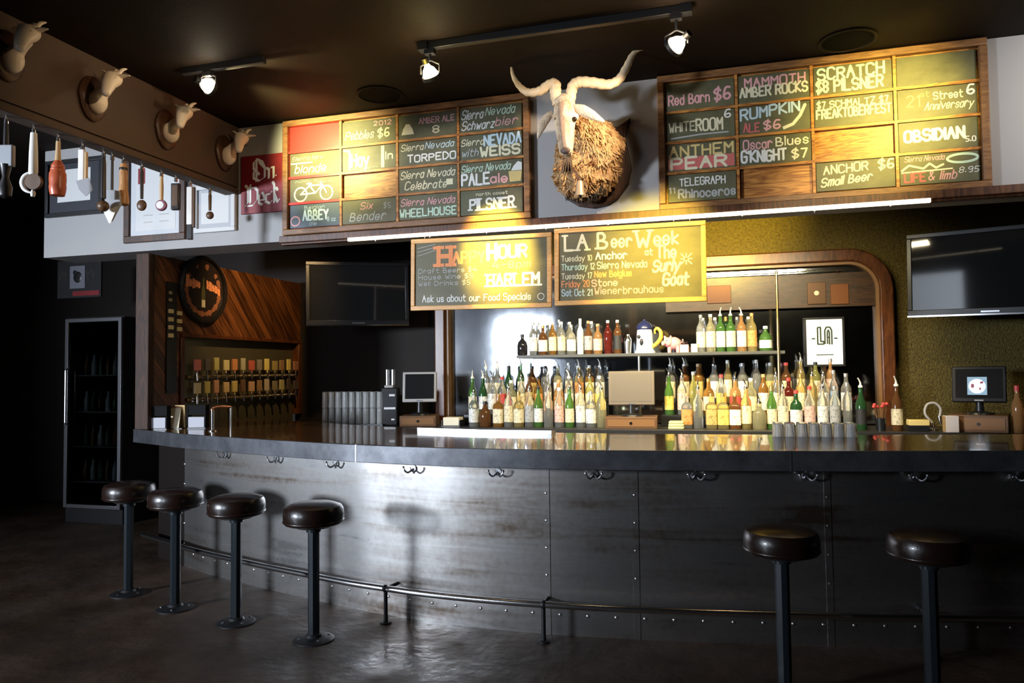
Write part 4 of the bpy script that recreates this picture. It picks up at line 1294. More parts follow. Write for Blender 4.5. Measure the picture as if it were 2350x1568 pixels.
def sub(pts, t0, t1):
    def ev(t):
        i = min(int(t), len(pts) - 2)
        return pts[i].lerp(pts[i + 1], t - i)
    i0, i1 = int(t0) + 1, int(math.ceil(t1))
    return [ev(t0)] + pts[i0:i1] + [ev(t1)]


PAN = off(.21)
PANB = off(.24)
ts = [0.0]
for u in (424, 1256, 1461, 1901):
    b = nearest(u, PAN, .6)
    ts.append(b[2] + b[3])
ts.append(len(PAN) - 1.001)
for i in range(5):
    e = .004 if i else 0
    pa, pb = sub(PAN, ts[i] + e, ts[i + 1] - e), sub(PANB, ts[i] + e, ts[i + 1] - e)
    o = ribbon(MB(), pa, pb, 0.0, BT - .105).obj('wood_end_panel' if i == 0 else 'steel_panel', mat('dark_end_paint', (.008, .005, .004), .85, spec=.15) if i == 0 else M_BARSTEEL, bar, world=True)
    if i == 0:
        o['label'] = 'dark wooden end of the bar front'
ribbon(MB(), off(.245), off(.28), 0.0, BT - .106).obj('inner_carcass', M_DKWOOD, bar, world=True)
rv = MB()


def rivet(t, z, r=.009):
    i = min(int(t), len(PAN) - 2)
    p = PAN[i].lerp(PAN[i + 1], t - i) - NRM[i] * .001
    rv.ball((p.x, p.y, z), r, 7, 5, (1, .6, 1))


def arc_steps(t0, t1, step):
    t, out, acc = t0, [], 0
    while t < t1:
        i = min(int(t), len(PAN) - 2)
        L = (PAN[i + 1] - PAN[i]).length
        acc += L * .02
        if acc >= step:
            acc = 0
            out.append(t)
        t += .02
    return out


for t in ts[1:5]:
    for k in range(5):
        rivet(t - .035 if t > ts[1] else t + .06, .80 - k * .155)
for t in arc_steps(ts[1], ts[5], .158):
    rivet(t, BT - .122)
    rivet(t + .1, .115)
rv.obj('rivet_heads', mat('rivet_metal', (0.6, 0.6, 0.58), 0.3, metal=1), bar, world=True)['kind'] = 'stuff'
for t in ts[2:5]:
    i = int(t)
    p, n = PAN[i].lerp(PAN[i + 1], t - i), NRM[i]
    d = Vector((n.y, -n.x, 0))
    a, b = p - d * .017 - n * .0035, p + d * .017 - n * .0035
    c, e = p + d * .017 + n * .002, p - d * .017 + n * .002
    MB().add([(q.x, q.y, z) for z in (0.0, BT - .106) for q in (a, b, c, e)], [(0, 1, 5, 4), (1, 2, 6, 5), (3, 0, 4, 7), (4, 5, 6, 7), (0, 3, 2, 1), (2, 3, 7, 6)]).obj('seam_strip', M_BARSTEEL, bar, world=True)
for u in (815, 1815):
    b = nearest(u, off(0), BT)
    p, n = b[1], b[4]
    d = Vector((n.y, -n.x, 0))
    MB().add([(q.x, q.y, z) for z in (BT - .107, BT + .002) for q in (p - d * .004 - n * .0015, p + d * .004 - n * .0015, p + d * .004 + n * .001, p - d * .004 + n * .001)], [(0, 1, 5, 4), (1, 2, 6, 5), (3, 0, 4, 7), (4, 5, 6, 7), (0, 3, 2, 1), (2, 3, 7, 6)]).obj('edge_joint', M_STEEL, bar, world=True)
# foot rail with its brackets
RAIL = off(.085)
rt_ = [Vector((p.x, p.y, .205)) for p in RAIL]
ro = MB().tube(rt_, .019, 12).obj('foot_rail', mat('rail_steel', (0.85, 0.86, 0.88), 0.20, metal=1), bar, world=True)
for u in (886, 1245, 2140):
    b = nearest(u, RAIL, .2)
    p, n = b[1], b[4]
    MB().tube([(p.x, p.y, .205), (p.x, p.y, .06), (p.x, p.y, .0)], [.012, .012, .014], 10).tube([(p.x, p.y, .205), (p.x + n.x * .12, p.y + n.y * .12, .205)], .011, 10).ball((p.x, p.y, .205), .0235, 12, 8).lathe([(.035, 0), (.035, .008), (.015, .012)], 14, (p.x, p.y, 0)).obj('rail_bracket', M_BLACKM, bar, world=True)
# purse hooks under the overhang
for u in (519, 636, 774, 948, 1145, 1364, 1595, 1848, 2100, 2330):
    b = nearest(u, PAN, .93)
    p, n = b[1] - b[4] * .001, b[4]
    d = Vector((n.y, -n.x, 0))
    m = MB()
    q = Vector((p.x, p.y, .915))
    m.cyl(q, q - n * .008, .022, 12)
    m.tube([q + Vector((0, 0, .03)), q, q - n * .006], .007, 8)
    for s_ in (-1, 1):
        m.tube(spline([q - n * .004, q - n * .03 + d * s_ * .02 + Vector((0, 0, -.022)), q - n * .045 + d * s_ * .036 + Vector((0, 0, -.010)), q - n * .045 + d * s_ * .046 + Vector((0, 0, .008))], 4), .0055, 8)
        m.ball(q - n * .045 + d * s_ * .046 + Vector((0, 0, .010)), .008, 8, 6)
    m.obj('purse_hook', M_STEEL, bar, world=True)

# ------------------------------------------------------------------ stools


def stool_proto(label, loc):
    t = thing('bar_stool', label, 'bar stool', loc, group='fixed bar stools')
    MB().lathe([(.02, .648), (.140, .648), (.160, .655), (.168, .675), (.170, .705), (.166, .735), (.156, .752), (.12, .766), (.06, .772), (.003, .773)], 40).obj('seat_cushion', M_LEATHER, t)
    MB().lathe([(.1685, .664), (.1712, .668), (.1712, .672), (.1685, .676)], 40).obj('lower_piping', M_LEATHER, t)
    MB().lathe([(.02, .630), (.095, .632), (.10, .648), (.02, .6485)], 24).obj('swivel_plate', M_BLACKM, t)
    MB().lathe([(.032, .012), (.032, .62), (.030, .632)], 8).obj('post', M_POST, t)
    MB().lathe([(.041, .606), (.041, .628)], 12).obj('top_collar', M_POST, t)
    b = MB().lathe([(.115, 0), (.115, .006), (.098, .014), (.05, .020), (.04, .034), (.030, .036)], 28)
    b.obj('floor_flange', M_BLACKM, t)
    bo = MB()
    for i in range(4):
        a = PI / 4 + i * PI / 2
        bo.lathe([(.008, 0), (.008, .018), (.003, .021)], 6, (.085 * math.cos(a), .085 * math.sin(a), 0))
    bo.obj('floor_bolts', M_STEEL, t)
    return t


st0 = stool_proto('bar stool standing alone before the brightest steel panel, fourth from the dark doorway side', (-2.285, 3.785, 0))
for x, y, lab in ((-2.90, 3.925, 'bar stool third from the dark end of the bar'), (-3.46, 4.06, 'bar stool second from the dark end of the bar'),
                  (-4.01, 4.25, 'bar stool at the dark end of the bar beside the drinks fridge'), (.218, 3.675, 'dark bar stool with copper sheen before the riveted seam'), (.838, 3.725, 'dark bar stool with copper sheen at the far dark end of the bar front')):
    copy_tree(st0, (x, y, 0), (0, 0, x), lab)

# ------------------------------------------------------------------ wooden tap wall at the end of the bar
TX = -4.5
tw = thing('tap_wall_panel', 'herringbone wooden wall panel with a recess for the beer taps', 'wall panel', (TX, 6.05, 0))
TZ0, TZ1 = 1.862, 2.50
box(TX - .10, TX, 5.32, 7.19, TZ1 - (TZ1 - TZ0), TZ1).obj('upper_panel', M_TAPWOOD, tw, world=True, smooth=False)
box(TX - .10, TX, 5.0, 5.32, BT + .001, TZ1).obj('side_stile', M_TAPWOOD, tw, world=True, smooth=False)
box(TX - .11, TX + .02, 4.935, 5.0, BT + .001, TZ1).obj('corner_post', M_POSTWOOD, tw, world=True, bevel=.006)
box(TX - .09, TX + .022, 5.32, 7.19, 1.835, 1.868).obj('recess_trim', M_ARCH, tw, world=True, bevel=.004)
box(TX - .09, TX + .018, 5.31, 5.36, 1.072, 1.834).obj('recess_jamb', M_ARCH, tw, world=True, bevel=.004)
box(TX - .09, TX + .018, 7.13, 7.19, 1.072, 1.834).obj('recess_jamb', M_ARCH, tw, world=True, bevel=.004)
box(TX - .10, TX - .06, 5.36, 7.13, 0, 1.834).obj('backsplash', mat('backsplash_steel', (0.16, 0.14, 0.085), 0.38, metal=.6), tw, world=True, smooth=False)
TAPC = [(0.72, 0.20, 0.16), (0.14, 0.12, 0.09), (0.55, 0.48, 0.16), (0.70, 0.60, 0.28), (0.62, 0.26, 0.10), (0.46, 0.44, 0.30), (0.52, 0.12, 0.08), (0.26, 0.22, 0.18), (0.75, 0.62, 0.20), (0.36, 0.28, 0.10), (0.30, 0.18, 0.08), (0.66, 0.54, 0.16), (0.34, 0.16, 0.09)]
TAPC2 = [(0.75, 0.62, 0.34), (0.78, 0.62, 0.16), (0.66, 0.34, 0.18), (0.70, 0.48, 0.22), (0.62, 0.48, 0.16), (0.16, 0.09, 0.05), (0.55, 0.33, 0.20), (0.30, 0.18, 0.09), (0.48, 0.40, 0.28), (0.24, 0.20, 0.12), (0.42, 0.36, 0.16), (0.08, 0.06, 0.05), (0.09, 0.07, 0.06)]
for row, (zr, cols, lab) in enumerate(((1.492, TAPC, 'upper row of beer taps with colourful square handles'), (1.288, TAPC2, 'lower row of beer taps with amber handles'))):
    t = thing('beer_tap_rail', lab, 'beer taps', (TX, 6.25, zr), group=None)
    yy0, yy1 = 5.42, 7.08
    MB().cyl((-.02, yy0 - 6.25, 0), (-.02, yy1 - 6.25, 0), .017, 14).obj('rail', M_BRASS, t)
    n = len(cols)
    for i, c in enumerate(cols):
        y = yy0 + .06 + (yy1 - yy0 - .12) * i / (n - 1) - 6.25
        MB().cyl((-.02, y, 0), (.055, y, .004), .009, 10).cyl((.045, y, .03), (.05, y, -.035), .010, 10).cyl((-.004, y, 0), (.0, y, 0), .017, 12).obj('faucet', M_CHROME, t)
        hh = .095 + .02 * ((i * 7) % 3) / 2
        hn = MB()
        hn.tube([(.047, y, .03), (.047, y, .055)], .007, 8)
        hn.box(.038, .056, y - .040 + .006 * (i % 2), y + .040 - .008 * (i % 3), .055, .055 + hh)
        o = hn.obj('tap_handle', mat('tap_colour_%d_%d' % (row, i), c, 0.45), t, bevel=.004)
# round sign on the herringbone wood
p = at(461, 666, X=TX)
t = thing('round_sign', 'round dark bar sign with an orange emblem and a bottle on the wood wall', 'sign', p)
RS = MB()
nn = 40


def ring_x(mb, prof_):
    return mb.rings([[(x, r * math.cos(2 * PI * i / nn), r * math.sin(2 * PI * i / nn)) for i in range(nn)] for r, x in prof_])


ring_x(MB(), [(.300, .0005), (.305, .04), (.292, .058), (.278, .058), (.270, .030), (.268, .0006)]).obj('rim', M_BLACK, t)
ring_x(MB(), [(.272, .0007), (.272, .026), (.002, .026)]).obj('face_disc', mat('sign_face', (0.022, 0.014, 0.012), 0.4), t)
RM = Matrix(((0, -1, 0, 0), (1, 0, 0, 0), (0, 0, 1, 0), (0, 0, 0, 1)))   # board plane (x, z, facing -y) -> wall facing +x
a = MB()
for k, (x0_, w_, zb, zt) in enumerate(((-.225, .040, .005, .120), (-.182, .034, .012, .085), (-.145, .040, .000, .092), (-.102, .030, .015, .080), (-.070, .026, .008, .072))):
    a.prism([(x0_, zb), (x0_ + w_, zb + .006), (x0_ + w_, zt - .012), (x0_ + .006, zt)], -.002, 0)
for x0_, w_, zb, zt in ((.040, .030, .015, .095), (.074, .040, .002, .088), (.118, .030, .000, .066), (.152, .036, -.012, .060), (.192, .034, -.028, .036)):
    a.prism([(x0_, zb), (x0_ + w_, zb - .006), (x0_ + w_ - .004, zt - .014), (x0_, zt)], -.002, 0)
a.prism([(-.215, .045), (-.055, .035), (-.055, .050), (-.215, .062)], -.0032, -.0021).prism([(.045, .045), (.215, .0), (.215, .014), (.045, .060)], -.0032, -.0021)
a.xf(Matrix.Translation((.0265, 0, 0)) @ RM).obj('orange_emblem', CH['orange'], t, smooth=False)
a = MB()
for i in range(40):
    c, r = rad(i * 9), .215
    if 2 < i < 19 and i % 4:
        continue
    q0, q1 = (math.cos(c), math.sin(c)), (math.cos(c + .10), math.sin(c + .10))
    line(a, [(r * q0[0], r * q0[1]), (r * q1[0], r * q1[1])], .030 + .012 * (i % 3), 0)
a.xf(Matrix.Translation((.0265, 0, 0)) @ RM).obj('rust_band', mat('rust_lettering', (0.30, 0.11, 0.05), .6), t, smooth=False)
a = MB().prism([(-.030, -.16), (.020, -.16), (.020, -.02), (.004, .05), (.004, .11), (-.014, .11), (-.014, .05), (-.030, -.02)], -.004, 0)
a.xf(Matrix.Translation((.0266, 0, 0)) @ RM).obj('bottle_picture', mat('bottle_green_paint', (0.10, 0.09, 0.03), .5), t, smooth=False)
a = MB().prism([(-.028, -.155), (.018, -.155), (.018, -.09), (-.028, -.09)], -.006, -.0042)
a.xf(Matrix.Translation((.0266, 0, 0)) @ RM).obj('bottle_label', CH['cream'], t, smooth=False)
# narrow black strip with brass tags
p = at(400, 735, X=TX)
t = thing('tag_strip', 'narrow black wall strip with two columns of brass tags', 'wall strip', (TX, p.y, p.z))
box(.0005, .012, -.10, .02, -.62, .32).obj('strip', M_BLACK, t)
for j in range(2):
    for i in range(4):
        yy, zz = (-.066, .035)[j], .07 - .068 * i - .01 * j
        if j == 1 and i == 3:
            continue
        box(.0125, .03, yy - .028, yy + .028, zz - .018, zz + .018).obj('brass_tag', mat('tag_brass', (0.72, 0.58, 0.30), .4, metal=.3), t, bevel=.003)
for zz in (.165, .225):
    box(.0125, .026, -.088, -.052, zz - .014, zz + .014).obj('brass_tag', mat('tag_brass_dull', (0.35, 0.28, 0.16), .45, metal=.4), t, bevel=.003)

# things standing on the end of the bar top
for q, lab in ((at(360, 986, Z=BT), 'black napkin caddy with pale napkins, before the corner post'), (at(449, 984, Z=BT), 'black napkin caddy with pale napkins beside the standing menus')):
    t = thing('napkin_caddy', lab, 'napkin caddy', (q.x, q.y + .03, BT), (0, 0, rad(12)))
    box(-.075, .075, -.032, .032, 0, .008).obj('tray_base', M_BLACK, t)
    box(-.068, .068, -.034, .028, .009, .095).obj('napkin_stack', mat('napkin_paper', (0.48, 0.48, 0.52), .8), t, bevel=.004)
    MB().box(-.077, -.070, -.032, .032, .009, .18).box(.070, .077, -.032, .032, .009, .18).box(-.077, .077, -.032, .032, .18, .19).box(-.070, .070, -.028, .028, .11, .1795).obj('holder', mat('caddy_black', (.008, .008, .008), .8, spec=.15), t)
q = at(401, 984, Z=BT)
t = thing('menu_stand', 'cream menu cards standing between two napkin caddies', 'menu', (q.x, q.y + .01, BT), (0, 0, rad(12)))
t.scale = (.82, 1, 1)
MB().add([(-.05, -.03, .004), (.05, -.03, .004), (.055, .0, .165), (-.055, .0, .165), (-.05, -.026, .004), (.05, -.026, .004), (.055, .004, .165), (-.055, .004, .165)], [(0, 1, 2, 3), (7, 6, 5, 4), (0, 4, 5, 1), (1, 5, 6, 2), (2, 6, 7, 3), (3, 7, 4, 0)]).obj('front_card', M_CREAM, t)
MB().add([(-.02, .03, .004), (.08, .03, .004), (.085, .010, .190), (-.015, .010, .190), (-.02, .034, .004), (.08, .034, .004), (.085, .014, .190), (-.015, .014, .190)], [(0, 1, 2, 3), (7, 6, 5, 4), (0, 4, 5, 1), (1, 5, 6, 2), (2, 6, 7, 3), (3, 7, 4, 0)]).obj('rear_card', mat('tan_card', (0.70, 0.48, 0.22), .7), t)
box(-.06, .09, -.04, .045, 0, .005).obj('stand_base', M_BLACK, t)
t = thing('service_rail', 'chrome service rail with a curved copper grip on the bar top', 'service rail', (-3.84, 4.90, BT))
MB().cyl((0, 0, 0), (0, 0, .16), .012).lathe([(.03, 0), (.03, .006), (.013, .012)], 16).obj('post', M_CHROME, t)
MB().tube(spline([(0, 0, .155), (-.005, .01, .178), (.03, .06, .188), (.075, .12, .182)], 6), .013, 10).obj('copper_grip', M_COPPER, t)
MB().cyl((.075, .12, 0), (.075, .12, .182), .008).obj('rear_post', M_CHROME, t)
t = thing('drip_tray', 'bright steel drip tray along the back edge of the bar top', 'drip tray', (-1.7, 5.15, BT))
dt_ = [at(u, v, Z=BT + .012) for u, v in ((962, 986), (1110, 991), (1268, 993))]
ribbon(MB(), [Vector((q.x, q.y - .03, 0)) for q in dt_], [Vector((q.x, q.y + .10, 0)) for q in dt_], BT + .0005, BT + .018).obj('tray', M_STEEL, t, world=True)
ribbon(MB(), [Vector((q.x, q.y - .034, 0)) for q in dt_], [Vector((q.x, q.y - .0305, 0)) for q in dt_], BT + .0005, BT + .028).obj('front_lip', mat('tray_lip', (0.9, 0.9, 0.92), .3, metal=1), t, world=True)

# ------------------------------------------------------------------ drinks fridge in the dark corner
FX0, FX1, FY, FZ = -6.66, -5.93, 6.2, 2.12
fg = thing('drinks_fridge', 'tall glass-door drinks fridge standing in the dark corner', 'fridge', ((FX0 + FX1) / 2, FY, 0))
m = MB()
m.box(FX0, FX0 + .05, FY, FY + .62, .0, FZ).box(FX1 - .05, FX1, FY, FY + .62, 0, FZ).box(FX0 + .05, FX1 - .05, FY, FY + .62, FZ - .06, FZ).box(FX0 + .05, FX1 - .05, FY, FY + .62, 0, .14).box(FX0 + .05, FX1 - .05, FY + .58, FY + .62, .14, FZ - .06)
m.obj('cabinet', M_BLACK, fg, world=True)
m = MB()
m.box(FX0 + .002, FX0 + .045, FY - .035, FY - .002, .15, FZ - .01).box(FX1 - .045, FX1 - .002, FY - .035, FY - .002, .15, FZ - .01).box(FX0 + .045, FX1 - .045, FY - .035, FY - .002, FZ - .05, FZ - .01).box(FX0 + .045, FX1 - .045, FY - .035, FY - .002, .15, .19)
d_ = m.obj('door', mat('fridge_door_metal', (0.16, 0.16, 0.17), .35, metal=.8), fg, world=True, bevel=.004)
hb = MB().tube([(FX0 + .06, FY - .036, 1.0), (FX0 + .06, FY - .075, 1.03), (FX0 + .06, FY - .075, 1.57), (FX0 + .06, FY - .036, 1.6)], .009, 8)
hb.xf(Matrix.Translation(-Vector(fg.location))).obj('handle', M_STEEL, d_)
gl = box(FX0 + .046, FX1 - .046, FY - .022, FY - .014, .191, FZ - .051)
gl.xf(Matrix.Translation(-Vector(fg.location))).obj('glass_pane', mat('fridge_glass', (0.22, 0.24, 0.25), .03, trans=1.0, ior=1.2), d_)
fbm = MB().lathe([(.028, 0), (.030, .01), (.030, .11), (.012, .17), (.012, .21), (.002, .213)], 12)
fm_ = [fbm.mesh('fridge_bottle', mm) for mm in (mat('fridge_bottle_amber', (0.12, 0.05, 0.015), .2), mat('fridge_bottle_green', (0.03, 0.08, 0.03), .2), mat('fridge_bottle_pale', (0.35, 0.36, 0.36), .25))]
for i, z in enumerate((.42, .78, 1.14, 1.52)):
    box(FX0 + .052, FX1 - .052, FY + .03, FY + .56, z - .012, z).obj('shelf', mat('shelf_wire', (0.30, 0.30, 0.31), .35, metal=.7), fg, world=True)
    for j in range(6):
        o = bpy.data.objects.new('fridge_bottle', fm_[(i + j * 2) % 3])
        COL.objects.link(o)
        o.location = (FX0 + .12 + .095 * j, FY + .14, z)
        tag(o, ('brown', 'green', 'pale')[(i + j * 2) % 3] + ' bottle on the ' + ('lowest', 'second lowest', 'second highest', 'highest')[i] + ' fridge shelf, ' + ('first', 'second', 'third', 'fourth', 'fifth', 'last')[j] + ' from the hinge post', 'bottle', 'bottles in the drinks fridge')
p = at(180, 637, Y=6.3)
t = thing('hanging_sign', 'dark hanging sign with a pale square bird emblem above the fridge', 'sign', (p.x, 6.3, p.z))
box(-.26, .32, -.02, 0, -.22, .18).obj('sign_board', M_DARKWALL, t)
box(-.09, .11, -.024, -.0205, -.12, .12).obj('pale_square', mat('pale_emblem', (0.16, 0.16, 0.19), .6), t)
MB().ball((.015, -.026, .0), .055, 14, 8, (1, .1, 1.1)).ball((-.02, -.027, .05), .025, 10, 6, (1, .1, 1)).obj('bird_emblem', M_BLACK, t)
a = MB()
for sx in (-1, 1):
    line(a, [(sx * .15, -.04), (sx * .14, .06), (sx * .17, .02), (sx * .20, .08), (sx * .22, -.02), (sx * .24, .05)], .014, -.0205)
a.obj('faint_scrollwork', mat('faint_lettering', (.030, .028, .022), .8), t, smooth=False)
box(-.05, .30, -.024, -.0205, -.20, -.15).obj('red_strip', M_DKRED, t)
MB().cyl((-.2, -.01, .18), (-.2, -.01, CEIL - p.z), .004, 6).cyl((.26, -.01, .18), (.26, -.01, CEIL - p.z), .004, 6).obj('hanging_wires', M_BLACKM, t)

# ------------------------------------------------------------------ television sets


def tv(label, loc, M3, w, h, lit=False, arm=None):
    t = thing('television', label, 'television', loc)
    t.rotation_euler = M3.to_euler()
    f = MB()
    bz = .035
    f.box(-w / 2, w / 2, -.02, .05, h / 2 - bz, h / 2).box(-w / 2, w / 2, -.02, .05, -h / 2, -h / 2 + bz * 1.6).box(-w / 2, -w / 2 + bz, -.02, .05, -h / 2 + bz * 1.6, h / 2 - bz).box(w / 2 - bz, w / 2, -.02, .05, -h / 2 + bz * 1.6, h / 2 - bz)
    f.box(-w / 2 + bz, w / 2 - bz, .02, .05, -h / 2 + bz * 1.6, h / 2 - bz)
    f.obj('bezel', M_BLACK, t, bevel=.004)
    box(-w / 2 + bz, w / 2 - bz, -.010, .018, -h / 2 + bz * 1.6, h / 2 - bz).obj('screen', M_SCREEN, t, smooth=False)
    box(-w / 2, w / 2, -.024, -.0205, -h / 2, -h / 2 + .012).obj('chrome_trim', M_CHROME, t)
    box(-.06, .06, -.0225, -.0205, -h / 2 + .022, -h / 2 + .034).obj('maker_badge', M_STEEL, t)
    b = MB().box(-.12, .12, .051, .07, -.12, .12)
    if arm is not None:
        b.tube([(0, .06, 0), (t.matrix_basis.inverted() @ Vector(arm))], .022, 10)
    b.obj('wall_bracket', M_BLACKM, t)
    return t


def face_matrix(n, roll=0.0):
    """local -y looks along n, local z as upright as possible"""
    y = -Vector(n).normalized()
    x = y.cross(Vector((0, 0, 1))).normalized()
    z = x.cross(y)
    return (Matrix((x, y, z)).transposed()) @ Matrix.Rotation(roll, 3, 'Y')


pL = at(822, 675, Y=6.55)
nL = (CAMP - pL).normalized()
tv('dark flat television hung beside the wooden tap wall', pL, face_matrix((nL.x + .05, nL.y, -.03), rad(-.5)), .985, .625, arm=(pL.x, 7.19, pL.z))
BL = at(2084, 729, Y=6.6)
ctr0 = BL + Vector((.19, -.06, .30))
dv = (ctr0 - CAMP).normalized()
wv = (Vector((-4.72, -3.0, 2.65)) - ctr0).normalized()
nR = (wv - dv).normalized()
M3 = face_matrix(nR, rad(1.2))
pR = BL + M3 @ Vector((1.12 / 2, 0, .66 / 2))
tv('big flat television catching a bright window reflection, at the photo edge', pR, M3, 1.12, .66, arm=(pR.x + .1, 7.19, pR.z))

# ------------------------------------------------------------------ back counter, bottle steps and shelf
cb = thing('back_counter', 'long black back counter under the mirror', 'counter', (-.4, 6.8, 0))
box(-4.38, 3.6, 6.36, 7.05, .955, 1.0).obj('countertop', mat('counter_top', (0.030, 0.028, 0.028), .3), cb, world=True, bevel=.004)
for i in range(8):
    a = -4.36 + i * .99
    box(a + .005, a + .985, 6.40, 6.42, .1, .95).obj('cabinet_door', M_BLACK, cb, world=True)
box(-4.36, 3.58, 6.42, 7.05, 0, .955).obj('carcass', M_BLACK, cb, world=True)
XS = [at(1070, 950, Y=6.8).x, at(1388, 950, Y=6.8).x, at(1518, 950, Y=6.8).x, at(1985, 950, Y=6.8).x]
for a, b, lab in ((XS[0], XS[1], 'black bottle step under the bottles, near the glass stacks'), (XS[2], XS[3], 'black bottle step under the bottles, near the arch post')):
    t = thing('bottle_step', lab, 'bottle step', ((a + b) / 2, 6.9, 1.0))
    box(a, b, 6.725, 6.925, 1.0005, 1.0995).obj('step_board', M_BLACK, t, world=True, bevel=.003)
    t = thing('bottle_step', lab.replace('black bottle step', 'taller black bottle step'), 'bottle step', ((a + b) / 2, 6.98, 1.0))
    box(a, b, 6.93, 7.045, 1.0005, 1.1995).obj('step_board', M_BLACK, t, world=True, bevel=.003)
SHZ = 1.655
sx0, sx1 = at(1185, 818, Y=6.72).x, at(1802, 814, Y=6.72).x
t = thing('bottle_shelf', 'grey shelf holding the upper row of bottles before the mirror', 'shelf', ((sx0 + sx1) / 2, 6.9, SHZ))
box(sx0, sx1, 6.72, 7.05, SHZ - .028, SHZ).obj('shelf_board', mat('shelf_grey', (0.07, 0.072, 0.07), .35), t, world=True, bevel=.003)
for u, lab in ((1468, 'thin steel pole holding up the bottle shelf behind the middle till'), (1789, 'tall brass pole at the end of the bottle shelf')):
    x = at(u, 900, Y=6.70).x
    o = MB().cyl((x, 6.700, 1.0), (x, 6.700, SHZ - .028 if u < 1700 else 2.34), .011, 12).obj('shelf_pole', M_BRASS if u > 1700 else M_STEEL)
    tag(o, lab, 'pole')

GLASS = {
 'clear': ((0.92, 0.93, 0.88), .9), 'green': ((0.13, 0.30, 0.07), .7), 'dark green': ((0.03, 0.10, 0.035), .5), 'amber': ((0.50, 0.25, 0.06), .75), 'brown': ((0.14, 0.06, 0.022), .4),
 'black': ((0.015, 0.014, 0.016), 0), 'golden': ((0.88, 0.70, 0.30), .85), 'straw': ((0.90, 0.84, 0.52), .85), 'red': ((0.14, 0.02, 0.015), .5), 'orange': ((0.62, 0.34, 0.14), .7), 'olive': ((0.58, 0.58, 0.20), .8), 'white': ((0.75, 0.75, 0.72), 0),
}
LAB = {'white': (0.82, 0.81, 0.76), 'cream': (0.84, 0.74, 0.50), 'yellow': (0.80, 0.62, 0.14), 'pink': (0.80, 0.50, 0.42), 'red': (0.60, 0.07, 0.06), 'orange': (0.72, 0.32, 0.09), 'grey': (0.42, 0.42, 0.42), 'blue': (0.35, 0.45, 0.62), 'gold': (0.62, 0.44, 0.14), 'black': (0.03, 0.03, 0.03)}
CAPS = {'white': (0.78, 0.76, 0.70), 'black': (0.02, 0.02, 0.02), 'gold': (0.60, 0.42, 0.14), 'red': (0.50, 0.06, 0.05), 'steel': (0.7, 0.7, 0.7), 'cork': (0.45, 0.28, 0.14), 'green': (0.05, 0.2, 0.06)}
KIND = {  # profile, (label radius, z0, z1), cap z0, cap radius, exponent of the cross section
 'tall': ([(.002, .003), (.034, 0), (.038, .006), (.038, .195), (.034, .215), (.018, .245), (.014, .262), (.0135, .305), (.002, .306)], (.0386, .04, .172), .292, .0155, None),
 'round': ([(.002, .003), (.038, 0), (.042, .008), (.043, .165), (.036, .192), (.018, .213), (.015, .228), (.0145, .275), (.002, .276)], (.0437, .035, .145), .262, .0165, None),
 'square': ([(.002, .003), (.038, 0), (.041, .006), (.041, .165), (.036, .182), (.016, .198), (.014, .21), (.0135, .255), (.002, .256)], (.0417, .03, .145), .242, .0155, 5),
 'squat': ([(.002, .003), (.044, 0), (.05, .012), (.05, .095), (.042, .130), (.022, .150), (.016, .160), (.0155, .195), (.002, .196)], (.0507, .025, .090), .183, .019, None),
 'wine': ([(.002, .006), (.033, 0), (.036, .008), (.036, .175), (.032, .200), (.018, .238), (.0145, .262), (.0145, .31), (.002, .311)], (.0366, .04, .15), .282, .016, None),
 'slim': ([(.002, .003), (.028, 0), (.031, .006), (.031, .215), (.026, .238), (.013, .268), (.012, .278), (.0118, .330), (.002, .331)], (.0316, .05, .185), .315, .014, None),
}
MC = {}


def bottle_mesh(part, kind, c):
    key = (part, kind, c)
    if key in MC:
        return MC[key]
    prof_, lb_, cz, cr, sq = KIND[kind]
    if part == 'glass':
        col, tr = GLASS[c]
        m = mat('bottle_glass_' + c.replace(' ', '_'), col, .07, trans=tr, ior=1.28 if tr else 1.45)
        me = MB().lathe(prof_, 20, sq=sq).mesh('bottle_glass', m)
    elif part == 'label':
        m = mat('bottle_label_' + c, tuple(x * .8 for x in LAB[c]), .6, noise=((60, 60, 45), .53, .60, tuple(x * .4 for x in LAB[c])))
        r, a, b = lb_
        me = MB().lathe([(r, a), (r, b)], 20, sq=sq)
        me.f = me.f[:-2]
        me = me.mesh('bottle_label', m)
    elif part == 'cap':
        m = mat('bottle_cap_' + c, CAPS[c], .35, metal=.8 if c in ('gold', 'steel') else 0)
        top = prof_[-1][1]
        me = MB().lathe([(cr, cz), (cr, top + .008), (cr * .8, top + .011), (.002, top + .011)], 14).mesh('bottle_cap', m)
    else:
        top = prof_[-1][1]
        me = MB().lathe([(cr, top - .006), (cr, top + .004), (.007, top + .014), (.006, top + .03)], 10).tube([(0, 0, top + .025), (.006, -.004, top + .045), (.018, -.010, top + .062)], [.0055, .005, .0042], 8).mesh('bottle_pourer', mat('pourer_' + c, (0.75, 0.74, 0.70) if c == 'steel' else CAPS[c], .25, metal=1 if c == 'steel' else 0))
    MC[key] = me
    return me


ORD = 'first second third fourth fifth sixth seventh eighth ninth tenth eleventh twelfth thirteenth fourteenth fifteenth sixteenth seventeenth eighteenth nineteenth'.split()


def bottle(x, y, z, kind, g, l, top, label, group, rot=0.0, s=1.0):
    t = thing('liquor_bottle', label, 'bottle', (x, y, z), (0, 0, rot), group=group)
    t.scale = (s, s, s)
    inst(bottle_mesh('glass', kind, g), 'glass_body', t)
    if l:
        inst(bottle_mesh('label', kind, l), 'label', t)
    if top.startswith('p'):
        inst(bottle_mesh('pourer', kind, top[1:] or 'steel'), 'pourer', t)
    else:
        inst(bottle_mesh('cap', kind, top), 'cap', t)
    return t


BR = random.Random(3)


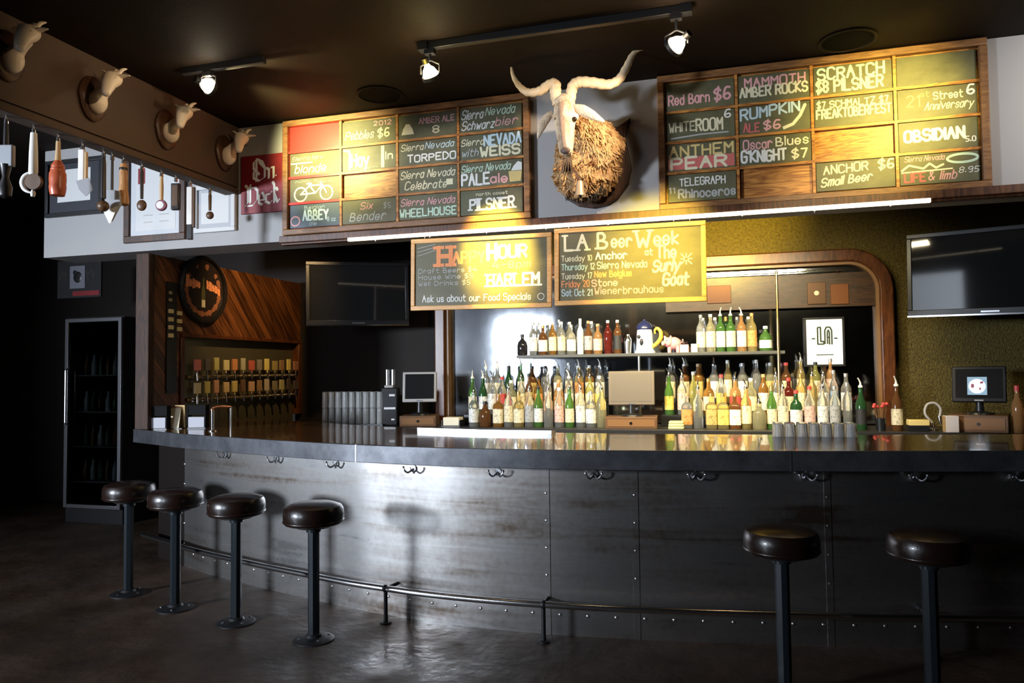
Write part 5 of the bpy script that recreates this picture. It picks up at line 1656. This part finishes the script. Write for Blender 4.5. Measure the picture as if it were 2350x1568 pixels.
def row(entries, y, z, where, group, s=1.12, x_max=None):
    xs = []
    for e in entries:
        x = at(e[0], 930, Y=y).x
        r = max(p[0] for p in KIND[e[1]][0]) * s
        xs.append([x, r])
    for i in range(1, len(xs)):
        xs[i][0] = max(xs[i][0], xs[i - 1][0] + xs[i - 1][1] + xs[i][1] + .004)
    for i, (e, (x, r)) in enumerate(zip(entries, xs)):
        u, kind, g, l, top = e
        lab = '%s bottle with %s, %s %s' % (g, (l + ' label') if l else 'no label', ORD[i], where)
        bottle(x, y + BR.uniform(-.012, .012), z, kind, g, l, top, lab, group, BR.uniform(-.12, .12) if kind == 'square' else BR.uniform(-2.4, -.6), s)


row([(1088, 'round', 'clear', 'white', 'psteel'), (1112, 'squat', 'brown', None, 'black'), (1144, 'square', 'amber', 'cream', 'cork'), (1168, 'tall', 'clear', 'cream', 'psteel'), (1190, 'round', 'golden', 'cream', 'gold'), (1211, 'tall', 'clear', 'grey', 'psteel'),
     (1234, 'wine', 'green', 'white', 'pblack'), (1258, 'tall', 'clear', None, 'psteel'), (1283, 'tall', 'clear', 'pink', 'white'), (1307, 'wine', 'green', 'cream', 'psteel'), (1332, 'tall', 'clear', 'white', 'psteel'), (1356, 'round', 'clear', 'white', 'steel'), (1378, 'tall', 'straw', None, 'psteel')],
    6.55, 1.0, 'in front row, left of the middle till', 'liquor bottles on the back counter')
row([(1576, 'square', 'clear', 'orange', 'cork'), (1602, 'tall', 'clear', None, 'psteel'), (1632, 'square', 'golden', 'gold', 'gold'), (1657, 'square', 'golden', 'yellow', 'gold'), (1684, 'square', 'brown', 'white', 'cork'), (1712, 'tall', 'golden', 'cream', 'psteel'), (1740, 'squat', 'straw', None, 'psteel'),
     (1769, 'wine', 'green', 'cream', 'gold'), (1797, 'tall', 'clear', 'cream', 'psteel'), (1827, 'round', 'dark green', 'white', 'red'), (1858, 'tall', 'clear', 'pink', 'red'), (1888, 'tall', 'clear', 'white', 'psteel'), (1916, 'tall', 'clear', 'grey', 'steel'), (1945, 'slim', 'clear', None, 'steel'), (1976, 'wine', 'dark green', 'black', 'pwhite')],
    6.55, 1.0, 'in front row, right of the middle till', 'liquor bottles on the back counter')
row([(1084, 'wine', 'green', 'cream', 'pwhite'), (1108, 'wine', 'dark green', 'white', 'pwhite'), (1130, 'tall', 'clear', 'white', 'psteel'), (1152, 'tall', 'clear', 'red', 'red'), (1173, 'round', 'straw', 'cream', 'white'), (1194, 'tall', 'clear', 'cream', 'psteel'), (1215, 'slim', 'brown', 'gold', 'black'), (1236, 'tall', 'amber', 'orange', 'black'), (1258, 'slim', 'clear', 'white', 'psteel'),
     (1282, 'round', 'orange', 'orange', 'cork'), (1306, 'tall', 'clear', 'white', 'pwhite'), (1330, 'tall', 'orange', 'cream', 'psteel'), (1354, 'tall', 'olive', 'cream', 'psteel'), (1376, 'tall', 'clear', 'yellow', 'white')],
    6.825, 1.10, 'in second row, left of the middle till', 'liquor bottles on the lower step')
row([(1536, 'wine', 'green', 'yellow', 'psteel'), (1566, 'tall', 'clear', 'pink', 'psteel'), (1592, 'slim', 'olive', None, 'steel'), (1627, 'round', 'amber', 'cream', 'gold'), (1656, 'tall', 'clear', 'yellow', 'red'), (1688, 'round', 'orange', 'red', 'psteel'), (1724, 'round', 'straw', 'cream', 'white'), (1753, 'tall', 'amber', 'white', 'cork'),
     (1782, 'tall', 'clear', 'cream', 'psteel'), (1811, 'round', 'red', 'cream', 'red'), (1839, 'tall', 'golden', 'cream', 'gold'), (1865, 'tall', 'golden', None, 'psteel'), (1890, 'tall', 'clear', 'white', 'psteel'), (1915, 'slim', 'clear', 'blue', 'steel'), (1943, 'tall', 'clear', 'white', 'steel')],
    6.825, 1.10, 'in second row, right of the middle till', 'liquor bottles on the lower step')
row([(1116, 'tall', 'clear', 'white', 'pwhite'), (1143, 'tall', 'clear', 'cream', 'pwhite'), (1168, 'wine', 'dark green', None, 'black'), (1196, 'slim', 'green', 'cream', 'pwhite'), (1222, 'tall', 'brown', 'gold', 'black'), (1252, 'tall', 'clear', None, 'black'), (1282, 'tall', 'straw', 'white', 'pwhite'), (1306, 'slim', 'clear', 'cream', 'white'), (1330, 'tall', 'golden', 'orange', 'pwhite'), (1354, 'tall', 'amber', 'cream', 'white'), (1378, 'tall', 'clear', 'white', 'pwhite')],
    6.988, 1.20, 'in top step row, left of the middle till', 'liquor bottles on the upper step')
row([(1540, 'tall', 'clear', 'cream', 'pwhite'), (1572, 'tall', 'brown', 'cream', 'pwhite'), (1604, 'tall', 'amber', 'gold', 'cork'), (1640, 'tall', 'clear', 'white', 'psteel'), (1672, 'slim', 'golden', 'cream', 'white'), (1706, 'tall', 'clear', 'white', 'steel'), (1738, 'slim', 'clear', None, 'white'), (1770, 'tall', 'straw', 'gold', 'white'), (1806, 'tall', 'brown', 'cream', 'red'), (1840, 'slim', 'golden', 'cream', 'psteel'), (1874, 'tall', 'olive', 'cream', 'black'), (1908, 'slim', 'orange', 'pink', 'steel')],
    6.988, 1.20, 'in top step row, right of the middle till', 'liquor bottles on the upper step')
row([(1200, 'squat', 'black', None, 'black'), (1226, 'tall', 'clear', 'white', 'steel'), (1248, 'round', 'brown', 'white', 'gold'), (1270, 'tall', 'amber', 'cream', 'white'), (1291, 'tall', 'clear', 'cream', 'white'), (1313, 'round', 'clear', 'white', 'steel'), (1334, 'slim', 'white', 'white', 'white'), (1353, 'tall', 'brown', 'grey', 'cork'), (1374, 'round', 'orange', 'pink', 'cork'), (1398, 'tall', 'red', None, 'white'), (1420, 'tall', 'brown', 'black', 'white')],
    6.83, SHZ, 'on the upper shelf, left of the stein', 'liquor bottles on the upper shelf', .98)
row([(1612, 'tall', 'clear', 'cream', 'steel'), (1633, 'tall', 'straw', 'cream', 'white'), (1656, 'tall', 'green', 'white', 'pwhite'), (1681, 'tall', 'green', 'cream', 'pwhite'), (1706, 'tall', 'orange', 'white', 'pwhite'), (1730, 'tall', 'golden', 'orange', 'cork'), (1761, 'squat', 'green', 'white', 'white')],
    6.83, SHZ, 'on the upper shelf, right of the stein', 'liquor bottles on the upper shelf', 1.06)
row([(1618, 'tall', 'clear', None, 'steel'), (1645, 'tall', 'clear', 'white', 'white'), (1670, 'wine', 'dark green', None, 'gold'), (1696, 'tall', 'clear', None, 'steel'), (1722, 'tall', 'straw', None, 'white')],
    6.985, SHZ, 'behind on the upper shelf, right of the stein', 'liquor bottles on the upper shelf', 1.0)
row([(1236, 'tall', 'clear', 'white', 'steel'), (1262, 'tall', 'clear', None, 'white'), (1286, 'slim', 'clear', 'cream', 'steel'), (1310, 'tall', 'straw', 'cream', 'white'), (1334, 'tall', 'clear', 'white', 'steel'), (1360, 'tall', 'clear', None, 'white')],
    6.985, SHZ, 'behind on the upper shelf, left of the stein', 'liquor bottles on the upper shelf', 1.0)
row([(2058, 'wine', 'brown', 'cream', 'pwhite')], 6.52, 1.0, 'by the cup of red-tipped stirrers', 'liquor bottles near the right till', 1.15)
row([(2334, 'wine', 'orange', None, 'red'), (2356, 'tall', 'brown', 'orange', 'black')], 6.40, 1.0, 'beyond the lit till', 'liquor bottles near the right till', 1.1)

# figurines and small things on the upper shelf
p = at(1480, 808, Y=6.86)
t = thing('beer_stein', 'white ceramic stein with a dark blue lid and curled gold handle', 'stein', (p.x, 6.86, SHZ))
MB().lathe([(.003, 0), (.092, 0), (.094, .012), (.080, .03), (.074, .10), (.070, .18), (.066, .215), (.003, .216)], 26).obj('body', mat('stein_white', (0.80, 0.80, 0.82), .25), t)
MB().lathe([(.068, .2165), (.074, .225), (.072, .245), (.055, .272), (.025, .29), (.012, .298), (.012, .31), (.003, .312)], 24).obj('lid', mat('stein_blue', (0.020, 0.025, 0.085), .25), t)
MB().tube(spline([(.066, -.02, .06), (.10, -.03, .075), (.145, -.03, .13), (.148, -.03, .19), (.118, -.03, .225), (.095, -.03, .205), (.10, -.03, .175)], 5), lerp_list([.016, .02, .02, .018, .015, .011, .007], 31), 12).obj('handle', mat('stein_gold', (0.72, 0.46, 0.07), .3, metal=.4), t)
MB().ball((-.045, -.062, .15), .018, 10, 7, (1, .5, 1)).ball((-.02, -.071, .10), .022, 10, 7, (.8, .4, 1.5)).obj('painted_marks', M_BLACK, t)
p = at(1546, 808, Y=6.84)
t = thing('pig_figurine', 'pink pig figurine beside the white stein', 'figurine', (p.x, 6.84, SHZ))
pg = MB().ball((0, 0, .085), 1, 18, 12, (.068, .06, .058)).ball((-.045, -.035, .095), 1, 16, 10, (.045, .042, .044)).cyl((-.07, -.06, .088), (-.09, -.078, .085), .020, 12)
for a in (-.035, .04):
    for b in (-.028, .028):
        pg.cyl((a, b, .06), (a, b, 0), .019, 10, .016)
o = pg.obj('body', mat('pig_pink', (0.72, 0.30, 0.30), .4), t)
for s_ in (-1, 1):
    MB().tube([(-.045 + s_ * .022, -.02 - s_ * .015, .125), (-.05 + s_ * .03, -.03 - s_ * .02, .155)], [.018, .004], 8, flat=(1, .5)).obj('ear', MATS['pig_pink'], t)
    MB().ball((-.07 + s_ * .018, -.062 - s_ * .012, .110), .005, 8, 6).obj('eye', M_BLACK, t)
MB().tube(spline([(.066, 0, .09), (.08, .005, .10), (.085, -.005, .115), (.078, 0, .12)], 4), .004, 6).obj('tail', MATS['pig_pink'], t)
for u, w, h, c, lab in ((1571, .075, .07, (0.75, 0.42, 0.34), 'small pink and white box beside the pig figurine'), (1594, .055, .075, (0.80, 0.76, 0.52), 'small cream box on the upper shelf, beside the pink box')):
    p = at(u, 808, Y=6.82)
    t = thing('small_box', lab, 'box', (p.x, 6.80, SHZ))
    box(-w / 2, w / 2, -.03, .03, 0, h).obj('carton', mat('carton_%d' % u, c, .6), t, bevel=.002)
    box(-w / 2 + .006, w / 2 - .006, -.0312, -.0301, .006, h * .6).obj('front_label', M_WHITE, t)
p = at(1445, 808, Y=6.8)
t = thing('cocktail_shaker', 'pale steel cocktail shaker standing beside the white stein', 'shaker', (p.x - .015, 6.80, SHZ))
MB().lathe([(.003, 0), (.028, 0), (.036, .11), (.036, .115), (.003, .115)], 20).obj('tin', M_STEEL, t)
MB().lathe([(.0365, .112), (.034, .135), (.018, .155), (.016, .175), (.003, .177)], 20).obj('cap', M_CHROME, t)

# lit sign with the letters LA
a, b = at(1850, 734, Y=7.12), at(1936, 836, Y=7.12)
t = thing('lit_sign', 'small bright white lit sign reading LA in a black frame', 'sign', ((a.x + b.x) / 2, 7.184, (a.z + b.z) / 2))
w, h = (b.x - a.x) / 2, (a.z - b.z) / 2
MB().box(-w - .02, w + .02, -.05, -.001, -h - .02, -h).box(-w - .02, w + .02, -.05, -.001, h, h + .02).box(-w - .02, -w, -.05, -.001, -h, h).box(w, w + .02, -.05, -.001, -h, h).obj('frame', M_BLACK, t, bevel=.003)
box(-w, w, -.042, -.001, -h, h).obj('lit_panel', mat('sign_light', (.35, .35, .33), .5, emit=(1.0, .98, .88), es=.85), t, smooth=False)
m = MB()
for dx, pts in ((0, [(-.055, .13), (-.055, -.02), (-.005, -.02)]), (0, [(-.030, .13), (-.030, .004), (-.005, .004), (-.005, -.02)]), (0, [(-.055, .13), (-.030, .13)]),
                (0, [(.005, -.02), (.005, .10), (.018, .13), (.048, .13), (.062, .10), (.062, -.02)]), (0, [(.026, -.02), (.026, .085), (.034, .105), (.042, .085), (.042, -.02)]), (0, [(.026, .04), (.042, .04)])):
    line(m, pts, .013, -.0422)
line(m, [(-.105, .03), (-.080, .03)], .012, -.0422)
line(m, [(.080, .03), (.105, .03)], .012, -.0422)
line(m, [(-.07, -.115), (.07, -.115)], .008, -.0422)
m.obj('lettering', mat('sign_ink', (0.03, 0.045, 0.02), .7), t, smooth=False)

# ------------------------------------------------------------------ tills
def till(label, p, yaw, w, h, tilt, mm, scr, drawer, dz, lit=False):
    t = thing('till', label, 'till', p, (0, 0, yaw))
    dw, dd, dh = drawer
    box(-dw / 2, dw / 2, -dd / 2, dd / 2, 0, dh).obj('cash_drawer', mat('drawer_brown', (0.15, 0.075, 0.035), .4), t, bevel=.004)
    box(-dw / 2 + .02, dw / 2 - .02, -dd / 2 - .004, -dd / 2 - .0005, .02, dh - .02).obj('drawer_front', mat('drawer_front', (0.24, 0.12, 0.05), .35), t)
    MB().cyl((0, -dd / 2 - .002, dh * .5), (0, -dd / 2 - .010, dh * .5), .012, 12).obj('lock', M_CHROME, t)
    MB().lathe([(.003, dh), (.10, dh), (.095, dh + .012), (.03, dh + .025), (.025, dz - h / 2 + .02), (.003, dz - h / 2 + .03)], 20).obj('stand', M_BLACK, t)
    s = MB()
    s.box(-w / 2, w / 2, -.02, .03, -h / 2, h / 2)
    q = Matrix.Translation((0, 0, dz)) @ Matrix.Rotation(tilt, 4, 'X')
    s.xf(q).obj('monitor_case', mm, t, bevel=.008)
    MB().box(-w / 2 + .025, w / 2 - .025, -.0225, -.0205, -h / 2 + .03, h / 2 - .022).xf(q).obj('screen', scr, t, smooth=False)
    MB().box(-.03, .03, -.0215, -.0205, -h / 2 + .008, -h / 2 + .018).xf(q).obj('badge', M_STEEL, t)
    if lit:
        MB().prism([(-.075, -.085), (.055, -.085), (.055, .055), (-.075, .055)], -.0245, -.0228).xf(q).obj('screen_picture', mat('screen_blue', (.1, .2, .3), .5, emit=(.30, .42, .52), es=.7), t, smooth=False)
        b_ = MB()
        b_.prism([(-.01 + .056 * math.cos(i * PI / 10), -.018 + .056 * math.sin(i * PI / 10)) for i in range(20)], -.0265, -.0247)
        b_.xf(q).obj('white_disc', mat('screen_white', (.9, .9, .9), .5, emit=(1, .97, 1), es=1.3), t, smooth=False)
        m_ = MB()
        m_.prism([(-.05, .0), (-.03, .0), (-.03, -.03), (-.05, -.03)], -.028, -.0266).prism([(.008, .015), (.03, .022), (.032, .005), (.012, 0)], -.028, -.0266).prism([(.0, -.03), (.018, -.03), (.01, -.055)], -.028, -.0266)
        m_.xf(q).obj('dark_marks', mat('screen_marks', (.25, .06, .10), .5, emit=(.25, .08, .12), es=.4), t, smooth=False)
    return t


SCR_G = mat('till_screen_beige', (0.13, 0.108, 0.085), .5)
SCR_K = mat('till_screen_dark', (0.015, 0.015, 0.016), .15)
p = at(1449, 960, Y=6.56)
till('beige-screened till among the bottles, in the middle of the back counter', (p.x, 6.60, 1.0), rad(4), .40, .30, rad(-6), mat('till_case_beige', (.15, .12, .09), .5), SCR_G, (.44, .36, .10), .345)
p = at(962, 960, Y=6.6)
till('grey-framed till with a dark screen beside the stacked glasses', (p.x, 6.62, 1.0), rad(16), .325, .29, rad(-8), M_GREY, SCR_K, (.34, .34, .10), .365)
p = at(2255, 960, Y=6.5)
till('black till showing a lit picture on its screen', (p.x, 6.56, 1.0), rad(-20), .36, .28, rad(-10), M_BLACK, SCR_K, (.38, .34, .13), .36, True)
p = at(900, 960, Y=6.62)
t = thing('receipt_printer', 'black receipt printer with white buttons next to the grey-framed till', 'printer', (p.x - .02, 6.64, 1.0), (0, 0, rad(14)))
box(-.075, .075, -.09, .09, 0, .36).obj('case', M_BLACK, t, bevel=.008)
MB().box(-.05, .06, -.094, -.0905, .155, .175).box(.0, .055, -.094, -.0905, .28, .30).box(.02, .05, -.094, -.0905, .05, .065).obj('buttons', mat('button_white', (0.7, 0.7, 0.7), .4), t)
box(-.055, .03, -.05, .05, .361, .385).obj('paper_cover', M_GREY, t, bevel=.004)
t = thing('straw_holder', 'pair of tall steel tubes standing on the receipt printer', 'straw holder', (p.x - .02, 6.64, 1.387))
for dx in (-.035, .025):
    MB().lathe([(.003, 0), (.022, 0), (.022, .15), (.019, .15), (.019, .01), (.003, .01)], 14, (dx, 0, 0)).obj('tube', M_STEEL, t)

# ------------------------------------------------------------------ stacked glasses
gm = mat('glassware', (0.97, 0.97, 0.95), .03, trans=.8, ior=1.45)


def tumbler_mesh(r0, r1, h):
    # upside down: rim at the bottom
    return MB().lathe([(r1 - .003, .0), (r1, .0), (r0, h - .004), (r0 - .004, h), (.003, h), (.003, h - .010), (r0 - .006, h - .010), (r1 - .003, .001)], 20).mesh('tumbler', gm)


pint_me = tumbler_mesh(.027, .031, .155)
gx0, gx1 = at(746, 950, Y=6.55).x, at(872, 950, Y=6.55).x
rk = thing('glass_mat', 'black rubber mat under the stacked glasses', 'bar mat', ((gx0 + gx1) / 2, 6.60, 1.0))
box(-(gx1 - gx0) / 2 - .05, (gx1 - gx0) / 2 + .05, -.10, .10, .0005, .014).obj('mat', M_BLACK, rk)
for r_, nm in ((0, 'front'), (1, 'rear')):
    for i in range(9):
        for j in range(2):
            o = bpy.data.objects.new('pint_glass', pint_me)
            COL.objects.link(o)
            o.location = (gx0 + (gx1 - gx0) * i / 8, 6.55 + .085 * r_, 1.0145 + .1565 * j)
            tag(o, 'upturned pint glass, %s of the %s stack from the tap wall, %s line' % (('bottom', 'top')[j], ORD[i], nm), 'glass', 'stacked pint glasses on the black mat')
rocks = tumbler_mesh(.030, .034, .088)
g0, g1 = at(1784, 990, Y=5.08).x, at(1950, 990, Y=5.08).x
for r_, nm in ((0, 'front'), (1, 'rear')):
    for i in range(7):
        o = bpy.data.objects.new('rocks_glass', rocks)
        COL.objects.link(o)
        o.location = (g0 + (g1 - g0) * i / 6, 4.99 + .025 * i / 6 + .078 * r_, BT + .0005)
        tag(o, 'upturned short glass on the bar top, %s in the %s row of the cluster' % (ORD[i], nm), 'glass', 'short glasses drying on the bar top')

# ------------------------------------------------------------------ small things on the back counter
p = at(1040, 955, Y=6.55)
t = thing('napkin_tray', 'black tray holding pale folded napkins beside the first bottles', 'napkin tray', (p.x, 6.55, 1.0))
MB().box(-.09, .09, -.07, .07, 0, .008).box(-.09, -.085, -.07, .07, .008, .06).box(.085, .09, -.07, .07, .008, .06).obj('tray', M_BLACK, t)
box(-.08, .08, -.06, .06, .0085, .085).obj('napkins', M_CREAM, t, bevel=.006)
p = at(1552, 962, Y=6.50)
t = thing('bar_towel', 'folded yellow towel beside the middle till', 'towel', (p.x, 6.49, 1.0))
MB().box(-.065, .065, -.06, .06, 0, .022).box(-.063, .065, -.058, .06, .0225, .044).box(-.06, .063, -.056, .058, .0445, .066).obj('folds', mat('yellow_cloth', (0.74, 0.66, 0.30), .9), t, bevel=.008)
p = at(2106, 957, Y=6.48)
t = thing('citrus_box', 'yellow flat box near the right stucco wall', 'box', (p.x, 6.48, 1.0))
box(-.07, .07, -.05, .05, 0, .045).obj('base', M_BLACK, t)
box(-.072, .072, -.052, .052, .0455, .09).obj('lid', mat('yellow_lid', (0.78, 0.60, 0.22), .5), t, bevel=.005)
p = at(2180, 962, Y=6.45)
t = thing('card_box', 'white and tan box standing before the black till', 'box', (p.x, 6.43, 1.0))
box(-.045, .045, -.045, .045, 0, .125).obj('carton', mat('white_carton', (0.70, 0.62, 0.58), .6), t, bevel=.003)
box(-.0465, -.0455, -.044, .044, .005, .12).obj('tan_side', mat('tan_side', (0.50, 0.30, 0.12), .6), t)
p = at(2142, 965, Y=6.55)
t = thing('soda_gun', 'chrome soda gun with a looped black hose', 'soda gun', (p.x, 6.58, 1.0))
MB().lathe([(.04, 0), (.04, .012), (.02, .02), (.018, .06), (.003, .062)], 16).obj('holster', M_CHROME, t)
MB().tube(spline([(0, 0, .06), (-.05, .0, .13), (-.035, .0, .20), (.02, .0, .215), (.06, .0, .17), (.05, .0, .10)], 6), .010, 10).obj('hose', M_GREY, t)
MB().cyl((.05, 0, .11), (.055, -.01, .05), .014, 12, .010).obj('nozzle', M_CHROME, t)
p = at(2020, 960, Y=6.52)
t = thing('stirrer_cup', 'dark cup of red-tipped stirrers beside the arch post', 'cup', (p.x, 6.50, 1.0))
MB().lathe([(.003, 0), (.034, 0), (.040, .10), (.037, .10), (.032, .006), (.003, .006)], 18).obj('cup', M_BLACK, t)
m, m2 = MB(), MB()
for i in range(7):
    a = i * 2.4
    q0, q1 = Vector((.012 * math.cos(a), .012 * math.sin(a), .01)), Vector((.05 * math.cos(a), .05 * math.sin(a), .20 + .02 * math.sin(i * 3)))
    m.cyl(q0, q1, .0035, 6)
    m2.ball(q1, .014, 8, 6)
m.obj('stirrers', MATS['drawer_brown'], t)
m2.obj('red_tips', mat('stirrer_red', (0.55, 0.06, 0.05), .4), t)
